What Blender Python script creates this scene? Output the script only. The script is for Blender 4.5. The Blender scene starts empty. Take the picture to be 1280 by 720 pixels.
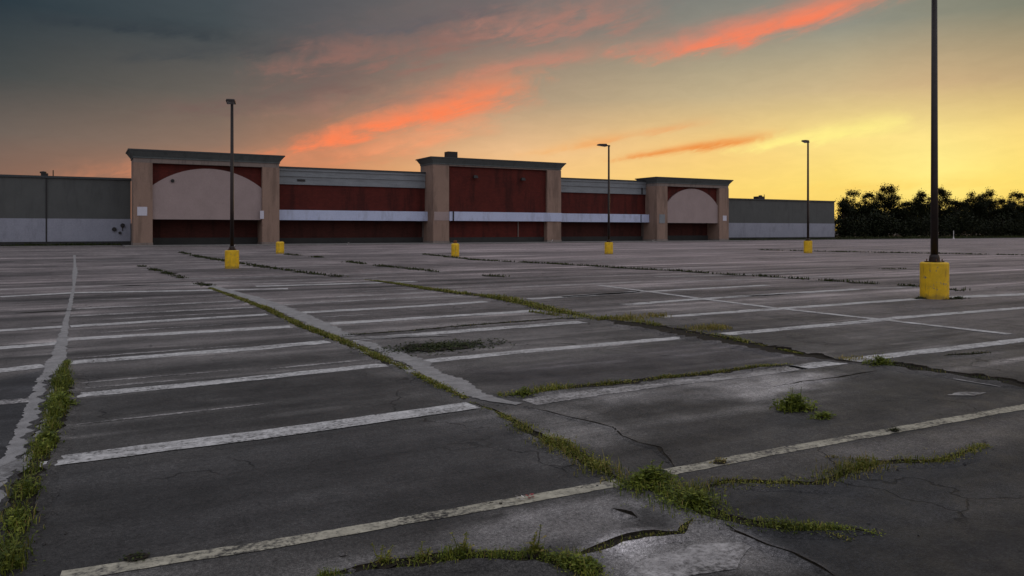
import bpy, math, random
import numpy as np
from mathutils import Vector, noise as mnoise

random.seed(7)
R = random.Random(11)
sc = bpy.context.scene
COL = sc.collection
D2R = math.radians

# ----------------------------------------------------------------- view model
F, HOR, EYE, YAW = 965.0, 288.0, 1.8, D2R(29.2)


def th(u):
    return YAW + math.atan((u - 640.0) / F)


def G(u, v):
    """ground point that the surveyed sight line (u, v) of the photograph meets"""
    d = EYE * F / (v - HOR)
    s = d * (u - 640.0) / F
    return (d * math.sin(YAW) + s * math.cos(YAW), d * math.cos(YAW) - s * math.sin(YAW))


def fx(u, Y):
    return Y * math.tan(th(u))


def lin(r, g, b):
    def c(x):
        x /= 255.0
        return x / 12.92 if x <= 0.04045 else ((x + 0.055) / 1.055) ** 2.4
    return (c(r), c(g), c(b), 1.0)


# ----------------------------------------------------------------- node helpers
class NT:
    def __init__(s, tree):
        s.t = tree
        s.n = tree.nodes
        s.l = tree.links

    def node(s, kind, **kw):
        n = s.n.new(kind)
        for k, v in kw.items():
            setattr(n, k, v)
        return n

    def put(s, sock, val):
        if isinstance(val, bpy.types.NodeSocket):
            s.l.new(val, sock)
        else:
            sock.default_value = val

    def m(s, op, a, b=None, c=None, clamp=False):
        n = s.node('ShaderNodeMath', operation=op, use_clamp=clamp)
        s.put(n.inputs[0], a)
        if b is not None:
            s.put(n.inputs[1], b)
        if c is not None:
            s.put(n.inputs[2], c)
        return n.outputs[0]

    def mix(s, f, a, b, mode='MIX'):
        n = s.node('ShaderNodeMix', data_type='RGBA', blend_type=mode)
        s.put(n.inputs[0], f)
        s.put(n.inputs[6], a)
        s.put(n.inputs[7], b)
        return n.outputs[2]

    def rng(s, v, a, b, c=0.0, d=1.0, smooth=True):
        n = s.node('ShaderNodeMapRange', interpolation_type='SMOOTHSTEP' if smooth else 'LINEAR')
        s.put(n.inputs[0], v)
        n.inputs[1].default_value, n.inputs[2].default_value = a, b
        n.inputs[3].default_value, n.inputs[4].default_value = c, d
        return n.outputs[0]

    def mapping(s, vec, scale=(1, 1, 1), loc=(0, 0, 0)):
        n = s.node('ShaderNodeMapping')
        s.put(n.inputs[0], vec)
        n.inputs[1].default_value = loc
        n.inputs[3].default_value = scale
        return n.outputs[0]

    def noise(s, vec, scale, detail=4, rough=0.55, dist=0.0):
        n = s.node('ShaderNodeTexNoise')
        s.put(n.inputs['Vector'], vec)
        n.inputs['Scale'].default_value = scale
        n.inputs['Detail'].default_value = detail
        n.inputs['Roughness'].default_value = rough
        n.inputs['Distortion'].default_value = dist
        return n.outputs[0]

    def combine(s, x, y, z):
        n = s.node('ShaderNodeCombineXYZ')
        s.put(n.inputs[0], x)
        s.put(n.inputs[1], y)
        s.put(n.inputs[2], z)
        return n.outputs[0]


def new_mat(name):
    m = bpy.data.materials.new(name)
    m.use_nodes = True
    t = m.node_tree
    t.nodes.clear()
    k = NT(t)
    out = k.node('ShaderNodeOutputMaterial')
    p = k.node('ShaderNodeBsdfPrincipled')
    t.links.new(p.outputs[0], out.inputs[0])
    return m, k, p


def gray(v):
    return (v, v, v, 1)


# ----------------------------------------------------------------- materials
def asphalt_nodes(k, lo, hi, use_tone=True):
    """weathered asphalt: returns colour socket, height socket, position"""
    geo = k.node('ShaderNodeNewGeometry')
    pos = geo.outputs['Position']
    big = k.noise(pos, 0.22, 4)
    streak = k.noise(k.mapping(pos, (0.16, 1.5, 1.0)), 1.0, 5, 0.6, 0.4)
    streak2 = k.noise(k.mapping(pos, (0.5, 6.0, 1.0)), 1.0, 4, 0.6, 0.3)
    mid = k.noise(pos, 5.0, 5, 0.65)
    fine = k.noise(pos, 160.0, 3, 0.7)
    grit = k.noise(pos, 55.0, 3, 0.7)
    v = k.m('MULTIPLY_ADD', k.rng(big, .3, .7), 0.30, 0.0)
    v = k.m('MULTIPLY_ADD', k.rng(streak, .28, .72), 0.42, v)
    v = k.m('MULTIPLY_ADD', k.rng(mid, .25, .75), 0.20, v)
    v = k.m('MULTIPLY_ADD', k.rng(streak2, .3, .7), 0.12, v)
    col = k.mix(v, lo, hi)
    g1 = k.rng(fine, .3, .7, .25, 1.9, False)
    g2 = k.rng(grit, .3, .7, .5, 1.55, False)
    g3 = k.rng(k.noise(pos, 22.0, 4, .72), .3, .7, .62, 1.42, False)
    g = k.m('MULTIPLY', k.m('MULTIPLY', g1, g2), g3)
    col = k.mix(1.0, col, k.combine(g, g, g), 'MULTIPLY')
    # pale stone chips
    vo = k.node('ShaderNodeTexVoronoi', feature='F1')
    k.put(vo.inputs['Vector'], pos)
    vo.inputs['Scale'].default_value = 42.0
    chip = k.m('MULTIPLY', k.rng(vo.outputs['Distance'], .06, .22, 1, 0), k.rng(k.noise(pos, 9.0, 2), .52, .62))
    col = k.mix(k.m('MULTIPLY', chip, .55), col, (.17, .165, .16, 1))
    # hairline cracks
    wp = k.node('ShaderNodeVectorMath', operation='ADD')
    nz = k.node('ShaderNodeTexNoise')
    k.put(nz.inputs['Vector'], pos)
    nz.inputs['Scale'].default_value = 2.2
    nz.inputs['Detail'].default_value = 5
    sc_ = k.node('ShaderNodeVectorMath', operation='SCALE')
    k.put(sc_.inputs[0], nz.outputs[1])
    sc_.inputs['Scale'].default_value = 0.55
    k.put(wp.inputs[0], pos)
    k.put(wp.inputs[1], sc_.outputs[0])
    ve = k.node('ShaderNodeTexVoronoi', feature='DISTANCE_TO_EDGE')
    k.put(ve.inputs['Vector'], wp.outputs[0])
    ve.inputs['Scale'].default_value = 0.62
    cm = k.m('MULTIPLY', k.rng(ve.outputs['Distance'], .002, .007, 1, 0), k.rng(k.noise(pos, .45, 3), .50, .60))
    col = k.mix(k.m('MULTIPLY', cm, .75), col, (.008, .008, .008, 1))
    # oil / damp blots inside the bays
    blot = k.m('MULTIPLY', k.rng(k.noise(pos, .9, 4, .6), .60, .74), .45)
    col = k.mix(blot, col, (.014, .014, .015, 1))
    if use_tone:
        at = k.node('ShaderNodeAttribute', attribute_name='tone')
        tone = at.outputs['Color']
        # break the edges of the recorded wear and painted sheen with noise
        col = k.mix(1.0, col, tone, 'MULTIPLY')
    h = k.m('MULTIPLY_ADD', fine, .5, k.m('MULTIPLY', grit, 1.0))
    h = k.m('MULTIPLY_ADD', mid, .8, h)
    h = k.m('MULTIPLY_ADD', cm, -1.5, h)
    return col, h, pos


def finish(k, p, col, h, rough, dist=.004, strength=.6, spec=.5):
    k.put(p.inputs['Base Color'], col)
    k.put(p.inputs['Roughness'], rough)
    p.inputs['Specular IOR Level'].default_value = spec
    if h is not None:
        b = k.node('ShaderNodeBump')
        b.inputs['Strength'].default_value = strength
        b.inputs['Distance'].default_value = dist
        k.put(b.inputs['Height'], h)
        k.put(p.inputs['Normal'], b.outputs[0])


ASPH_LO, ASPH_HI = (.023, .0222, .0215, 1), (.104, .098, .093, 1)


def mat_asphalt():
    m, k, p = new_mat('asphalt_weathered')
    col, h, pos = asphalt_nodes(k, ASPH_LO, ASPH_HI, True)
    finish(k, p, col, h, k.rng(k.noise(pos, 3.0, 3), .3, .7, .68, .88), .006, .9, .3)
    return m


def mat_asphalt_plain():
    m, k, p = new_mat('asphalt_broken_edge')
    col, h, pos = asphalt_nodes(k, (.026, .025, .0245, 1), (.112, .106, .101, 1))
    finish(k, p, col, h, .85, .006, .8, .2)
    return m


def mat_paint(name, paint, wear_lo, wear_hi):
    m, k, p = new_mat(name)
    col, h, pos = asphalt_nodes(k, ASPH_LO, ASPH_HI)
    w = k.m('MULTIPLY_ADD', k.noise(pos, 26.0, 6, .72), .55, k.m('MULTIPLY', k.noise(k.mapping(pos, (.8, 1.5, 1)), 2.2, 6, .7), .45))
    mask = k.rng(w, wear_lo, wear_hi)
    dirt = k.rng(k.noise(pos, 7.0, 5, .7), .25, .8, .62, 1.15)
    pc = k.mix(1.0, paint, k.combine(dirt, dirt, dirt), 'MULTIPLY')
    col = k.mix(mask, col, pc)
    finish(k, p, col, h, .8, .004, .6, .2)
    return m


def mat_concrete(name, a, b, scale=3.0, wear=False):
    m, k, p = new_mat(name)
    geo = k.node('ShaderNodeNewGeometry')
    pos = geo.outputs['Position']
    n = k.noise(pos, scale, 6, .68)
    n2 = k.noise(pos, scale * 9, 4, .7)
    f = k.m('MULTIPLY_ADD', k.rng(n, .25, .75), .65, k.m('MULTIPLY', k.rng(n2, .25, .75), .35))
    col = k.mix(f, a, b)
    fine = k.rng(k.noise(pos, 140.0, 3, .7), .25, .75, .6, 1.4, False)
    col = k.mix(1.0, col, k.combine(fine, fine, fine), 'MULTIPLY')
    if wear:
        asp, h2, _ = asphalt_nodes(k, ASPH_LO, ASPH_HI)
        mask = k.rng(k.m('MULTIPLY_ADD', k.noise(pos, 1.6, 6, .7), .6, k.m('MULTIPLY', k.noise(pos, 18.0, 4, .7), .4)), .38, .55)
        col = k.mix(mask, asp, col)
    finish(k, p, col, k.m('ADD', n2, k.noise(pos, 90.0, 3)), .8, .004, .6)
    return m


def mat_soil():
    m, k, p = new_mat('soil_dark')
    geo = k.node('ShaderNodeNewGeometry')
    pos = geo.outputs['Position']
    n = k.noise(pos, 30.0, 5, .7)
    finish(k, p, k.mix(k.rng(n, .3, .7), (.010, .009, .007, 1), (.035, .028, .02, 1)), n, .95, .02, .9, .2)
    return m


def mat_wall(name, a, b, streak=.25, rough=.8, sx=2.0, sz=.25, brick=False):
    """painted masonry with rain streaks"""
    m, k, p = new_mat(name)
    geo = k.node('ShaderNodeNewGeometry')
    pos = geo.outputs['Position']
    n = k.noise(pos, .6, 5, .6)
    st = k.noise(k.mapping(pos, (sx, sx, sz)), 1.0, 5, .65)
    f = k.m('MULTIPLY_ADD', k.rng(n, .25, .75), .5, k.m('MULTIPLY', k.rng(st, .25, .75), .5))
    col = k.mix(f, a, b)
    s = k.rng(st, .46, .66, 1.0, 1.0 - streak)
    g = k.rng(k.noise(pos, 14.0, 4, .7), .25, .75, .85, 1.15)
    s = k.m('MULTIPLY', s, g)
    col = k.mix(1.0, col, k.combine(s, s, s), 'MULTIPLY')
    h = n
    if brick:
        sep = k.node('ShaderNodeSeparateXYZ')
        k.put(sep.inputs[0], pos)
        bt = k.node('ShaderNodeTexBrick')
        k.put(bt.inputs['Vector'], k.combine(k.m('ADD', sep.outputs[0], sep.outputs[1]), sep.outputs[2], 0.0))
        bt.inputs['Scale'].default_value = 1.0
        bt.inputs['Brick Width'].default_value = .42
        bt.inputs['Row Height'].default_value = .21
        bt.inputs['Mortar Size'].default_value = .012
        bt.inputs['Color1'].default_value = (1, 1, 1, 1)
        bt.inputs['Color2'].default_value = (.78, .78, .78, 1)
        bt.inputs['Mortar'].default_value = (.6, .62, .62, 1)
        col = k.mix(1.0, col, bt.outputs[0], 'MULTIPLY')
        h = bt.outputs[1]
    finish(k, p, col, h, rough, .01, .3, .3)
    return m


def mat_simple(name, c, rough=.6, metallic=0.0, var=.25, scale=8.0, spec=.4):
    m, k, p = new_mat(name)
    geo = k.node('ShaderNodeNewGeometry')
    n = k.rng(k.noise(geo.outputs['Position'], scale, 5, .65), .25, .75, 1 - var, 1 + var)
    k.put(p.inputs['Base Color'], k.mix(1.0, c, k.combine(n, n, n), 'MULTIPLY'))
    p.inputs['Roughness'].default_value = rough
    p.inputs['Metallic'].default_value = metallic
    p.inputs['Specular IOR Level'].default_value = spec
    return m


def mat_yellow():
    m, k, p = new_mat('yellow_paint_chipped')
    geo = k.node('ShaderNodeNewGeometry')
    pos = geo.outputs['Position']
    n = k.rng(k.noise(pos, 3.5, 5, .6), .25, .75, .78, 1.1)
    col = k.mix(1.0, (.80, .50, .005, 1), k.combine(n, n, n), 'MULTIPLY')
    st = k.rng(k.noise(k.mapping(pos, (9, 9, 1.2)), 1.0, 5, .7), .52, .72)
    col = k.mix(k.m('MULTIPLY', st, .55), col, (.22, .11, .02, 1))
    chip = k.rng(k.noise(pos, 8.0, 6, .78), .60, .625)
    col = k.mix(chip, col, (.16, .15, .14, 1))
    sep = k.node('ShaderNodeSeparateXYZ')
    k.put(sep.inputs[0], pos)
    splash = k.m('MULTIPLY', k.rng(k.m('MULTIPLY_ADD', k.noise(pos, 9.0, 4), .25, sep.outputs[2]), .16, .3, 1, 0), .55)
    col = k.mix(splash, col, (.12, .09, .03, 1))
    finish(k, p, col, k.noise(pos, 20.0, 4), .55, .01, .35)
    return m


def mat_leaf(name, cols, spec=.25, trans=.3):
    m, k, p = new_mat(name)
    geo = k.node('ShaderNodeNewGeometry')
    r = k.node('ShaderNodeValToRGB')
    r.color_ramp.interpolation = 'LINEAR'
    els = r.color_ramp.elements
    for i, c in enumerate(cols):
        pos = i / (len(cols) - 1)
        if i < 2:
            els[i].position = pos
            els[i].color = c
        else:
            e = els.new(pos)
            e.color = c
    els[0].position = 0
    k.put(r.inputs[0], geo.outputs['Random Per Island'])
    pn = k.rng(k.noise(geo.outputs['Position'], 1.7, 3), .3, .7, .7, 1.3)
    k.put(p.inputs['Base Color'], k.mix(1.0, r.outputs[0], k.combine(pn, pn, pn), 'MULTIPLY'))
    p.inputs['Roughness'].default_value = .6
    p.inputs['Specular IOR Level'].default_value = spec
    tr = k.node('ShaderNodeBsdfTranslucent')
    k.put(tr.inputs[0], r.outputs[0])
    ms = k.node('ShaderNodeMixShader')
    ms.inputs[0].default_value = trans
    k.l.new(p.outputs[0], ms.inputs[1])
    k.l.new(tr.outputs[0], ms.inputs[2])
    out = [n for n in k.n if n.type == 'OUTPUT_MATERIAL'][0]
    k.l.new(ms.outputs[0], out.inputs[0])
    return m


M = {}
M['asphalt'] = mat_asphalt()
M['edge'] = mat_asphalt_plain()
M['paint'] = mat_paint('white_paint_worn', (.58, .57, .56, 1), .37, .55)
M['paint_faint'] = mat_paint('white_paint_faded', (.46, .44, .43, 1), .41, .60)
M['paint_cream'] = mat_paint('cream_paint_worn', (.46, .43, .34, 1), .39, .56)
M['seam'] = mat_concrete('pale_concrete_seam', (.15, .145, .142, 1), (.34, .33, .325, 1), 5.0)
M['seam_worn'] = mat_concrete('pale_worn_surface', (.15, .147, .145, 1), (.32, .31, .305, 1), 2.5, True)
M['slab'] = mat_concrete('grey_broken_slab', (.065, .063, .066, 1), (.15, .145, .148, 1), 2.2)
M['soil'] = mat_soil()
M['tan'] = mat_wall('tan_stucco', (.25, .17, .13, 1), (.31, .215, .165, 1), .35, .8, .9, .15)
M['taupe'] = mat_wall('taupe_stucco', (.20, .165, .145, 1), (.25, .21, .185, 1), .3)
M['cream'] = mat_wall('cream_panel', (.30, .24, .23, 1), (.37, .295, .28, 1), .1, .8, .35, .3)
M['brick'] = mat_wall('dark_red_brick', (.080, .0105, .0065, 1), (.12, .017, .010, 1), .5, .8, .7, .10, True)
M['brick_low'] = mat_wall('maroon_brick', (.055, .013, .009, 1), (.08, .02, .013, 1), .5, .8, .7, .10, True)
M['greypanel'] = mat_wall('grey_metal_fascia', (.18, .20, .215, 1), (.25, .275, .29, 1), .25, .5, .4, 3.0)
M['darkcap'] = mat_simple('dark_metal_cap', (.035, .042, .045, 1), .5)
M['cornice'] = mat_wall('grey_green_cornice', (.085, .10, .10, 1), (.12, .135, .13, 1), .25)
M['white_band'] = mat_wall('white_band_paint', (.44, .50, .67, 1), (.52, .58, .75, 1), .2, .6, 1.2, .4)
M['wing'] = mat_wall('grey_green_block', (.080, .086, .083, 1), (.106, .112, .108, 1), .2, .85, 1.0, .2)
M['wing_white'] = mat_wall('off_white_block', (.25, .265, .315, 1), (.31, .325, .38, 1), .2, .8, 1.0, .3)
M['wing_base'] = mat_wall('dark_block_base', (.025, .027, .026, 1), (.045, .045, .042, 1), .2)
M['dark'] = mat_simple('black_metal', (.012, .011, .011, 1), .45)
M['pole'] = mat_simple('dark_bronze_metal', (.022, .015, .013, 1), .42, .3)
M['lens'] = mat_simple('dull_lamp_lens', (.25, .25, .24, 1), .25)
M['rust'] = mat_simple('rusty_bolts', (.14, .05, .02, 1), .8)
M['yellow'] = mat_yellow()
M['sign'] = mat_simple('white_notice', (.55, .55, .62, 1), .5, 0, .1)
M['kerb'] = mat_concrete('kerb_concrete', (.12, .115, .11, 1), (.22, .21, .20, 1), 1.5)
M['roof'] = mat_simple('roof_felt', (.05, .05, .05, 1), .9)
M['bark'] = mat_simple('bark', (.05, .035, .025, 1), .9, 0, .4, 3.0, .2)
M['grass'] = mat_leaf('weed_grass', [(0.044, 0.061, 0.009, 1), (0.095, 0.119, 0.014, 1), (0.160, 0.182, 0.022, 1), (0.248, 0.243, 0.041, 1), (0.292, 0.230, 0.081, 1)])
M['grass_dry'] = mat_leaf('dry_weed', [(0.091, 0.090, 0.017, 1), (0.181, 0.168, 0.034, 1), (0.285, 0.240, 0.060, 1), (0.337, 0.252, 0.102, 1)])
M['weed'] = mat_leaf('leafy_weed', [(0.035, 0.057, 0.009, 1), (0.085, 0.116, 0.014, 1), (0.153, 0.189, 0.022, 1), (0.248, 0.270, 0.041, 1)])
M['weed_dark'] = mat_leaf('dark_creeper', [(.014, .022, .007, 1), (.03, .042, .010, 1), (.06, .072, .016, 1)])
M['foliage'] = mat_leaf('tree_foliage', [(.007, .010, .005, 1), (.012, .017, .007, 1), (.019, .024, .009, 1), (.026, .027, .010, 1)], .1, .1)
M['litter'] = mat_simple('paper_litter', (.6, .58, .56, 1), .7)
M['litter_red'] = mat_simple('red_litter', (.25, .05, .05, 1), .6)


# ----------------------------------------------------------------- mesh builder
class MB:
    def __init__(s):
        s.v, s.f, s.mi = [], [], []

    def add(s, vs, fs, mi=0):
        o = len(s.v)
        s.v += [tuple(p) for p in vs]
        for f in fs:
            s.f.append(tuple(i + o for i in f))
            s.mi.append(mi)

    def box(s, x0, x1, y0, y1, z0, z1, mi=0):
        s.add([(x0, y0, z0), (x1, y0, z0), (x1, y1, z0), (x0, y1, z0), (x0, y0, z1), (x1, y0, z1), (x1, y1, z1), (x0, y1, z1)],
              [(0, 3, 2, 1), (4, 5, 6, 7), (0, 1, 5, 4), (1, 2, 6, 5), (2, 3, 7, 6), (3, 0, 4, 7)], mi)

    def frustum(s, a, z0, b, z1, mi=0):
        """a, b = (x0, x1, y0, y1) rectangles at z0 and z1"""
        s.add([(a[0], a[2], z0), (a[1], a[2], z0), (a[1], a[3], z0), (a[0], a[3], z0), (b[0], b[2], z1), (b[1], b[2], z1), (b[1], b[3], z1), (b[0], b[3], z1)],
              [(0, 3, 2, 1), (4, 5, 6, 7), (0, 1, 5, 4), (1, 2, 6, 5), (2, 3, 7, 6), (3, 0, 4, 7)], mi)

    def prism_xz(s, poly, y0, y1, mi=0):
        n = len(poly)
        vs = [(x, y0, z) for x, z in poly] + [(x, y1, z) for x, z in poly]
        fs = [tuple(range(n)), tuple(range(2 * n - 1, n - 1, -1))]
        for i in range(n):
            j = (i + 1) % n
            fs.append((i, i + n, j + n, j))
        s.add(vs, fs, mi)

    def lathe(s, prof, n=24, c=(0, 0), mi=0):
        vs, fs = [], []
        for r, z in prof:
            for i in range(n):
                a = 2 * math.pi * i / n
                vs.append((c[0] + r * math.cos(a), c[1] + r * math.sin(a), z))
        for k in range(len(prof) - 1):
            for i in range(n):
                j = (i + 1) % n
                fs.append((k * n + i, k * n + j, (k + 1) * n + j, (k + 1) * n + i))
        fs.append(tuple(range(n - 1, -1, -1)))
        fs.append(tuple((len(prof) - 1) * n + i for i in range(n)))
        s.add(vs, fs, mi)

    def limb(s, pts, radii, n=7, mi=0):
        vs, fs = [], []
        for i, p in enumerate(pts):
            p = Vector(p)
            d = (Vector(pts[min(i + 1, len(pts) - 1)]) - Vector(pts[max(i - 1, 0)])).normalized()
            a = d.orthogonal().normalized()
            b = d.cross(a)
            for q in range(n):
                t = 2 * math.pi * q / n
                vs.append(p + (a * math.cos(t) + b * math.sin(t)) * radii[i])
        for i in range(len(pts) - 1):
            for q in range(n):
                r = (q + 1) % n
                fs.append((i * n + q, i * n + r, (i + 1) * n + r, (i + 1) * n + q))
        fs.append(tuple(range(n - 1, -1, -1)))
        fs.append(tuple((len(pts) - 1) * n + q for q in range(n)))
        s.add(vs, fs, mi)

    def build(s, name, mats, parent=None, origin=(0, 0, 0), smooth=False):
        if not isinstance(mats, (list, tuple)):
            mats = [mats]
        me = bpy.data.meshes.new(name)
        o0 = Vector(origin)
        me.from_pydata([tuple(Vector(p) - o0) for p in s.v], [], s.f)
        for m in mats:
            me.materials.append(m)
        if len(mats) > 1:
            me.polygons.foreach_set('material_index', s.mi)
        if smooth:
            me.polygons.foreach_set('use_smooth', [True] * len(me.polygons))
        me.update()
        ob = bpy.data.objects.new(name, me)
        COL.objects.link(ob)
        if parent:
            ob.parent = parent
        else:
            ob.location = origin
        return ob


def bevel(ob, w=.02, seg=2):
    b = ob.modifiers.new('bevel', 'BEVEL')
    b.width = w
    b.segments = seg
    b.limit_method = 'ANGLE'
    return ob


def tag(o, label=None, cat=None, group=None, kind=None):
    if label:
        o['label'] = label
    if cat:
        o['category'] = cat
    if group:
        o['group'] = group
    if kind:
        o['kind'] = kind
    return o


def thing(name, loc, label, cat, group=None):
    e = bpy.data.objects.new(name, None)
    COL.objects.link(e)
    e.location = loc
    e.empty_display_size = .3
    return tag(e, label, cat, group)


def struct(o, label, cat):
    return tag(o, label, cat, None, 'structure')


# ----------------------------------------------------------------- paths on the ground
def densify(pts, step):
    out = []
    for i in range(len(pts) - 1):
        a, b = Vector(pts[i]), Vector(pts[i + 1])
        n = max(1, int((b - a).length / step))
        for q in range(n):
            out.append(a + (b - a) * (q / n))
    out.append(Vector(pts[-1]))
    return out


def gpath(px):
    return [Vector((*G(u, v), 0)) for u, v, *r in px]


def interp(px, vals, t):
    n = len(vals) - 1
    f = min(max(t, 0), 1) * n
    i = min(int(f), n - 1)
    return vals[i] + (vals[i + 1] - vals[i]) * (f - i)


def ribbon(mb, pts, width, z, jag=.25, step=.12, seed=0, mi=0, freq=3.0):
    """flat strip along world pts; width: number or list spread along the path"""
    if not isinstance(width, (list, tuple)):
        width = [width, width]
    P = densify([Vector((p[0], p[1], 0)) for p in pts], step)
    n = len(P)
    vs = []
    for i, p in enumerate(P):
        d = (P[min(i + 1, n - 1)] - P[max(i - 1, 0)])
        d = d.normalized() if d.length > 1e-6 else Vector((1, 0, 0))
        nrm = Vector((-d.y, d.x, 0))
        w = interp(None, width, i / max(n - 1, 1)) / 2
        a = w * (1 + jag * 1.6 * mnoise.noise(Vector((p.x * freq, p.y * freq, seed))) + jag * 1.1 * mnoise.noise(Vector((p.x * 17, p.y * 17, seed))))
        b = w * (1 + jag * 1.6 * mnoise.noise(Vector((p.x * freq, p.y * freq, seed + 31.7))) + jag * 1.1 * mnoise.noise(Vector((p.x * 17, p.y * 17, seed + 9.1))))
        vs.append(p + nrm * a + Vector((0, 0, z)))
        vs.append(p - nrm * b + Vector((0, 0, z)))
    fs = [(2 * i, 2 * i + 1, 2 * i + 3, 2 * i + 2) for i in range(n - 1)]
    mb.add(vs, fs, mi)


def crack(mb, pts, width, lip=.12, lip_h=.012, seed=0, step=.05):
    """open crack: two crumbled raised lips of asphalt (material 0) round a dark soil bed (material 1)"""
    if not isinstance(width, (list, tuple)):
        width = [width, width]
    P = densify([Vector((p[0], p[1], 0)) for p in pts], step)
    n = len(P)
    vs = []
    for i, p in enumerate(P):
        d = (P[min(i + 1, n - 1)] - P[max(i - 1, 0)])
        d = d.normalized() if d.length > 1e-6 else Vector((1, 0, 0))
        nrm = Vector((-d.y, d.x, 0))
        wob = .6 * mnoise.noise(Vector((p.x * 4, p.y * 4, seed + 5.5)))
        q = p + nrm * wob * .04
        w = interp(None, width, i / max(n - 1, 1)) / 2
        e = min(1.0, 6.0 * min(i, n - 1 - i) / n + .05)
        a = w * e * (1 + .7 * mnoise.noise(Vector((p.x * 9, p.y * 9, seed)))) + .002
        b = w * e * (1 + .7 * mnoise.noise(Vector((p.x * 9, p.y * 9, seed + 31.7)))) + .002
        la = lip * e * (1 + .6 * mnoise.noise(Vector((p.x * 3, p.y * 3, seed + 12.)))) + .01
        lb = lip * e * (1 + .6 * mnoise.noise(Vector((p.x * 3, p.y * 3, seed + 47.)))) + .01
        ha = lip_h * e * (.7 + .9 * mnoise.noise(Vector((p.x * 5, p.y * 5, seed + 22.)))) + .006
        hb = lip_h * e * (.7 + .9 * mnoise.noise(Vector((p.x * 5, p.y * 5, seed + 77.)))) + .006
        for off, z in ((a + la, .001), (a, max(ha, .005)), (a * .9, .0045), (-b * .9, .0045), (-b, max(hb, .005)), (-b - lb, .001)):
            vs.append(q + nrm * off + Vector((0, 0, z)))
    fs0, fs1 = [], []
    for i in range(n - 1):
        o = 6 * i
        for c in range(5):
            f = (o + c, o + c + 1, o + c + 7, o + c + 6)
            (fs1 if c in (1, 2, 3) else fs0).append(f)
    k = len(mb.v)
    mb.v += [tuple(v) for v in vs]
    for f in fs0:
        mb.f.append(tuple(i + k for i in f))
        mb.mi.append(0)
    for f in fs1:
        mb.f.append(tuple(i + k for i in f))
        mb.mi.append(1)


# ----------------------------------------------------------------- ground sheet with recorded wear and painted sky sheen
def seg_dist(X, Y, poly, closed=True):
    n = len(poly)
    best = np.full(X.shape, 1e9)
    for i in range(n if closed else n - 1):
        ax, ay = poly[i]
        bx, by = poly[(i + 1) % n]
        dx, dy = bx - ax, by - ay
        L = dx * dx + dy * dy + 1e-9
        t = np.clip(((X - ax) * dx + (Y - ay) * dy) / L, 0, 1)
        best = np.minimum(best, np.hypot(X - ax - t * dx, Y - ay - t * dy))
    return best


def inside(X, Y, poly):
    r = np.zeros(X.shape, bool)
    n = len(poly)
    j = n - 1
    for i in range(n):
        xi, yi = poly[i]
        xj, yj = poly[j]
        c = ((yi > Y) != (yj > Y)) & (X < (xj - xi) * (Y - yi) / (yj - yi + 1e-12) + xi)
        r ^= c
        j = i
    return r


def vnoise(X, Y, s, seed):
    rng = np.random.RandomState(seed)
    T = rng.rand(256, 256)
    x, y = X * s + 1000, Y * s + 1000
    xi, yi = np.floor(x).astype(int), np.floor(y).astype(int)
    fx_, fy_ = x - xi, y - yi
    fx_, fy_ = fx_ * fx_ * (3 - 2 * fx_), fy_ * fy_ * (3 - 2 * fy_)
    a, b = T[xi % 256, yi % 256], T[(xi + 1) % 256, yi % 256]
    c, d = T[xi % 256, (yi + 1) % 256], T[(xi + 1) % 256, (yi + 1) % 256]
    return (a * (1 - fx_) + b * fx_) * (1 - fy_) + (c * (1 - fx_) + d * fx_) * fy_


def axis(lo, a, b, hi, fine, grow=1.22):
    mid = list(np.arange(a, b + fine * .5, fine))
    up, st, x = [], fine, b
    while x < hi:
        st *= grow
        x += st
        up.append(min(x, hi))
    dn, st, x = [], fine, a
    while x > lo:
        st *= grow
        x -= st
        dn.append(max(x, lo))
    return np.array(dn[::-1] + mid + up)


xs = axis(-1500, -4.0, 16.0, 1800, .09)
ys = axis(-400, 1.5, 24.0, 2500, .09, 1.035)
X, Y = np.meshgrid(xs, ys, indexing='ij')
tone = np.ones(X.shape + (3,))


def wear(px, amount, soft, tint=(1, 1, 1), nz=.5, seed=1, freq=1.6):
    poly = [G(u, v) for u, v in px]
    d = seg_dist(X, Y, poly)
    sd = np.where(inside(X, Y, poly), d, -d)
    sd = sd + (vnoise(X, Y, freq, seed) - .5) * soft * 2 * nz + (vnoise(X, Y, freq * 3.7, seed + 9) - .5) * soft * nz
    w = np.clip(sd / soft * .5 + .5, 0, 1)
    w = w * w * (3 - 2 * w)
    for c in range(3):
        tone[..., c] *= 1 + w * (amount * tint[c] - 1)


def wear_line(px, amount, width, soft, tint=(1, 1, 1), seed=1):
    pl = [G(u, v) for u, v in px]
    d = seg_dist(X, Y, pl, False)
    sd = width - d + (vnoise(X, Y, 1.3, seed) - .5) * soft * 1.6 + (vnoise(X, Y, 5.0, seed + 4) - .5) * soft * .7
    w = np.clip(sd / soft * .5 + .5, 0, 1)
    for c in range(3):
        tone[..., c] *= 1 + w * (amount * tint[c] - 1)


# pink sky sheen and edge vignetting are painted in: paler far off and rightward
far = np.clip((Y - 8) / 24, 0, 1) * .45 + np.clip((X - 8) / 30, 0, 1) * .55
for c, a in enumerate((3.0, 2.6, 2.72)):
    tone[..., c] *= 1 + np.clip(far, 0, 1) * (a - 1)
# the ground nearest the viewer is darker, less so to the right
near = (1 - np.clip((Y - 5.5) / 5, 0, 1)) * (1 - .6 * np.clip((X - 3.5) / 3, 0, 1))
tone *= (1 - .36 * near * (.75 + .5 * vnoise(X, Y, .5, 90)))[..., None]
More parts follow.
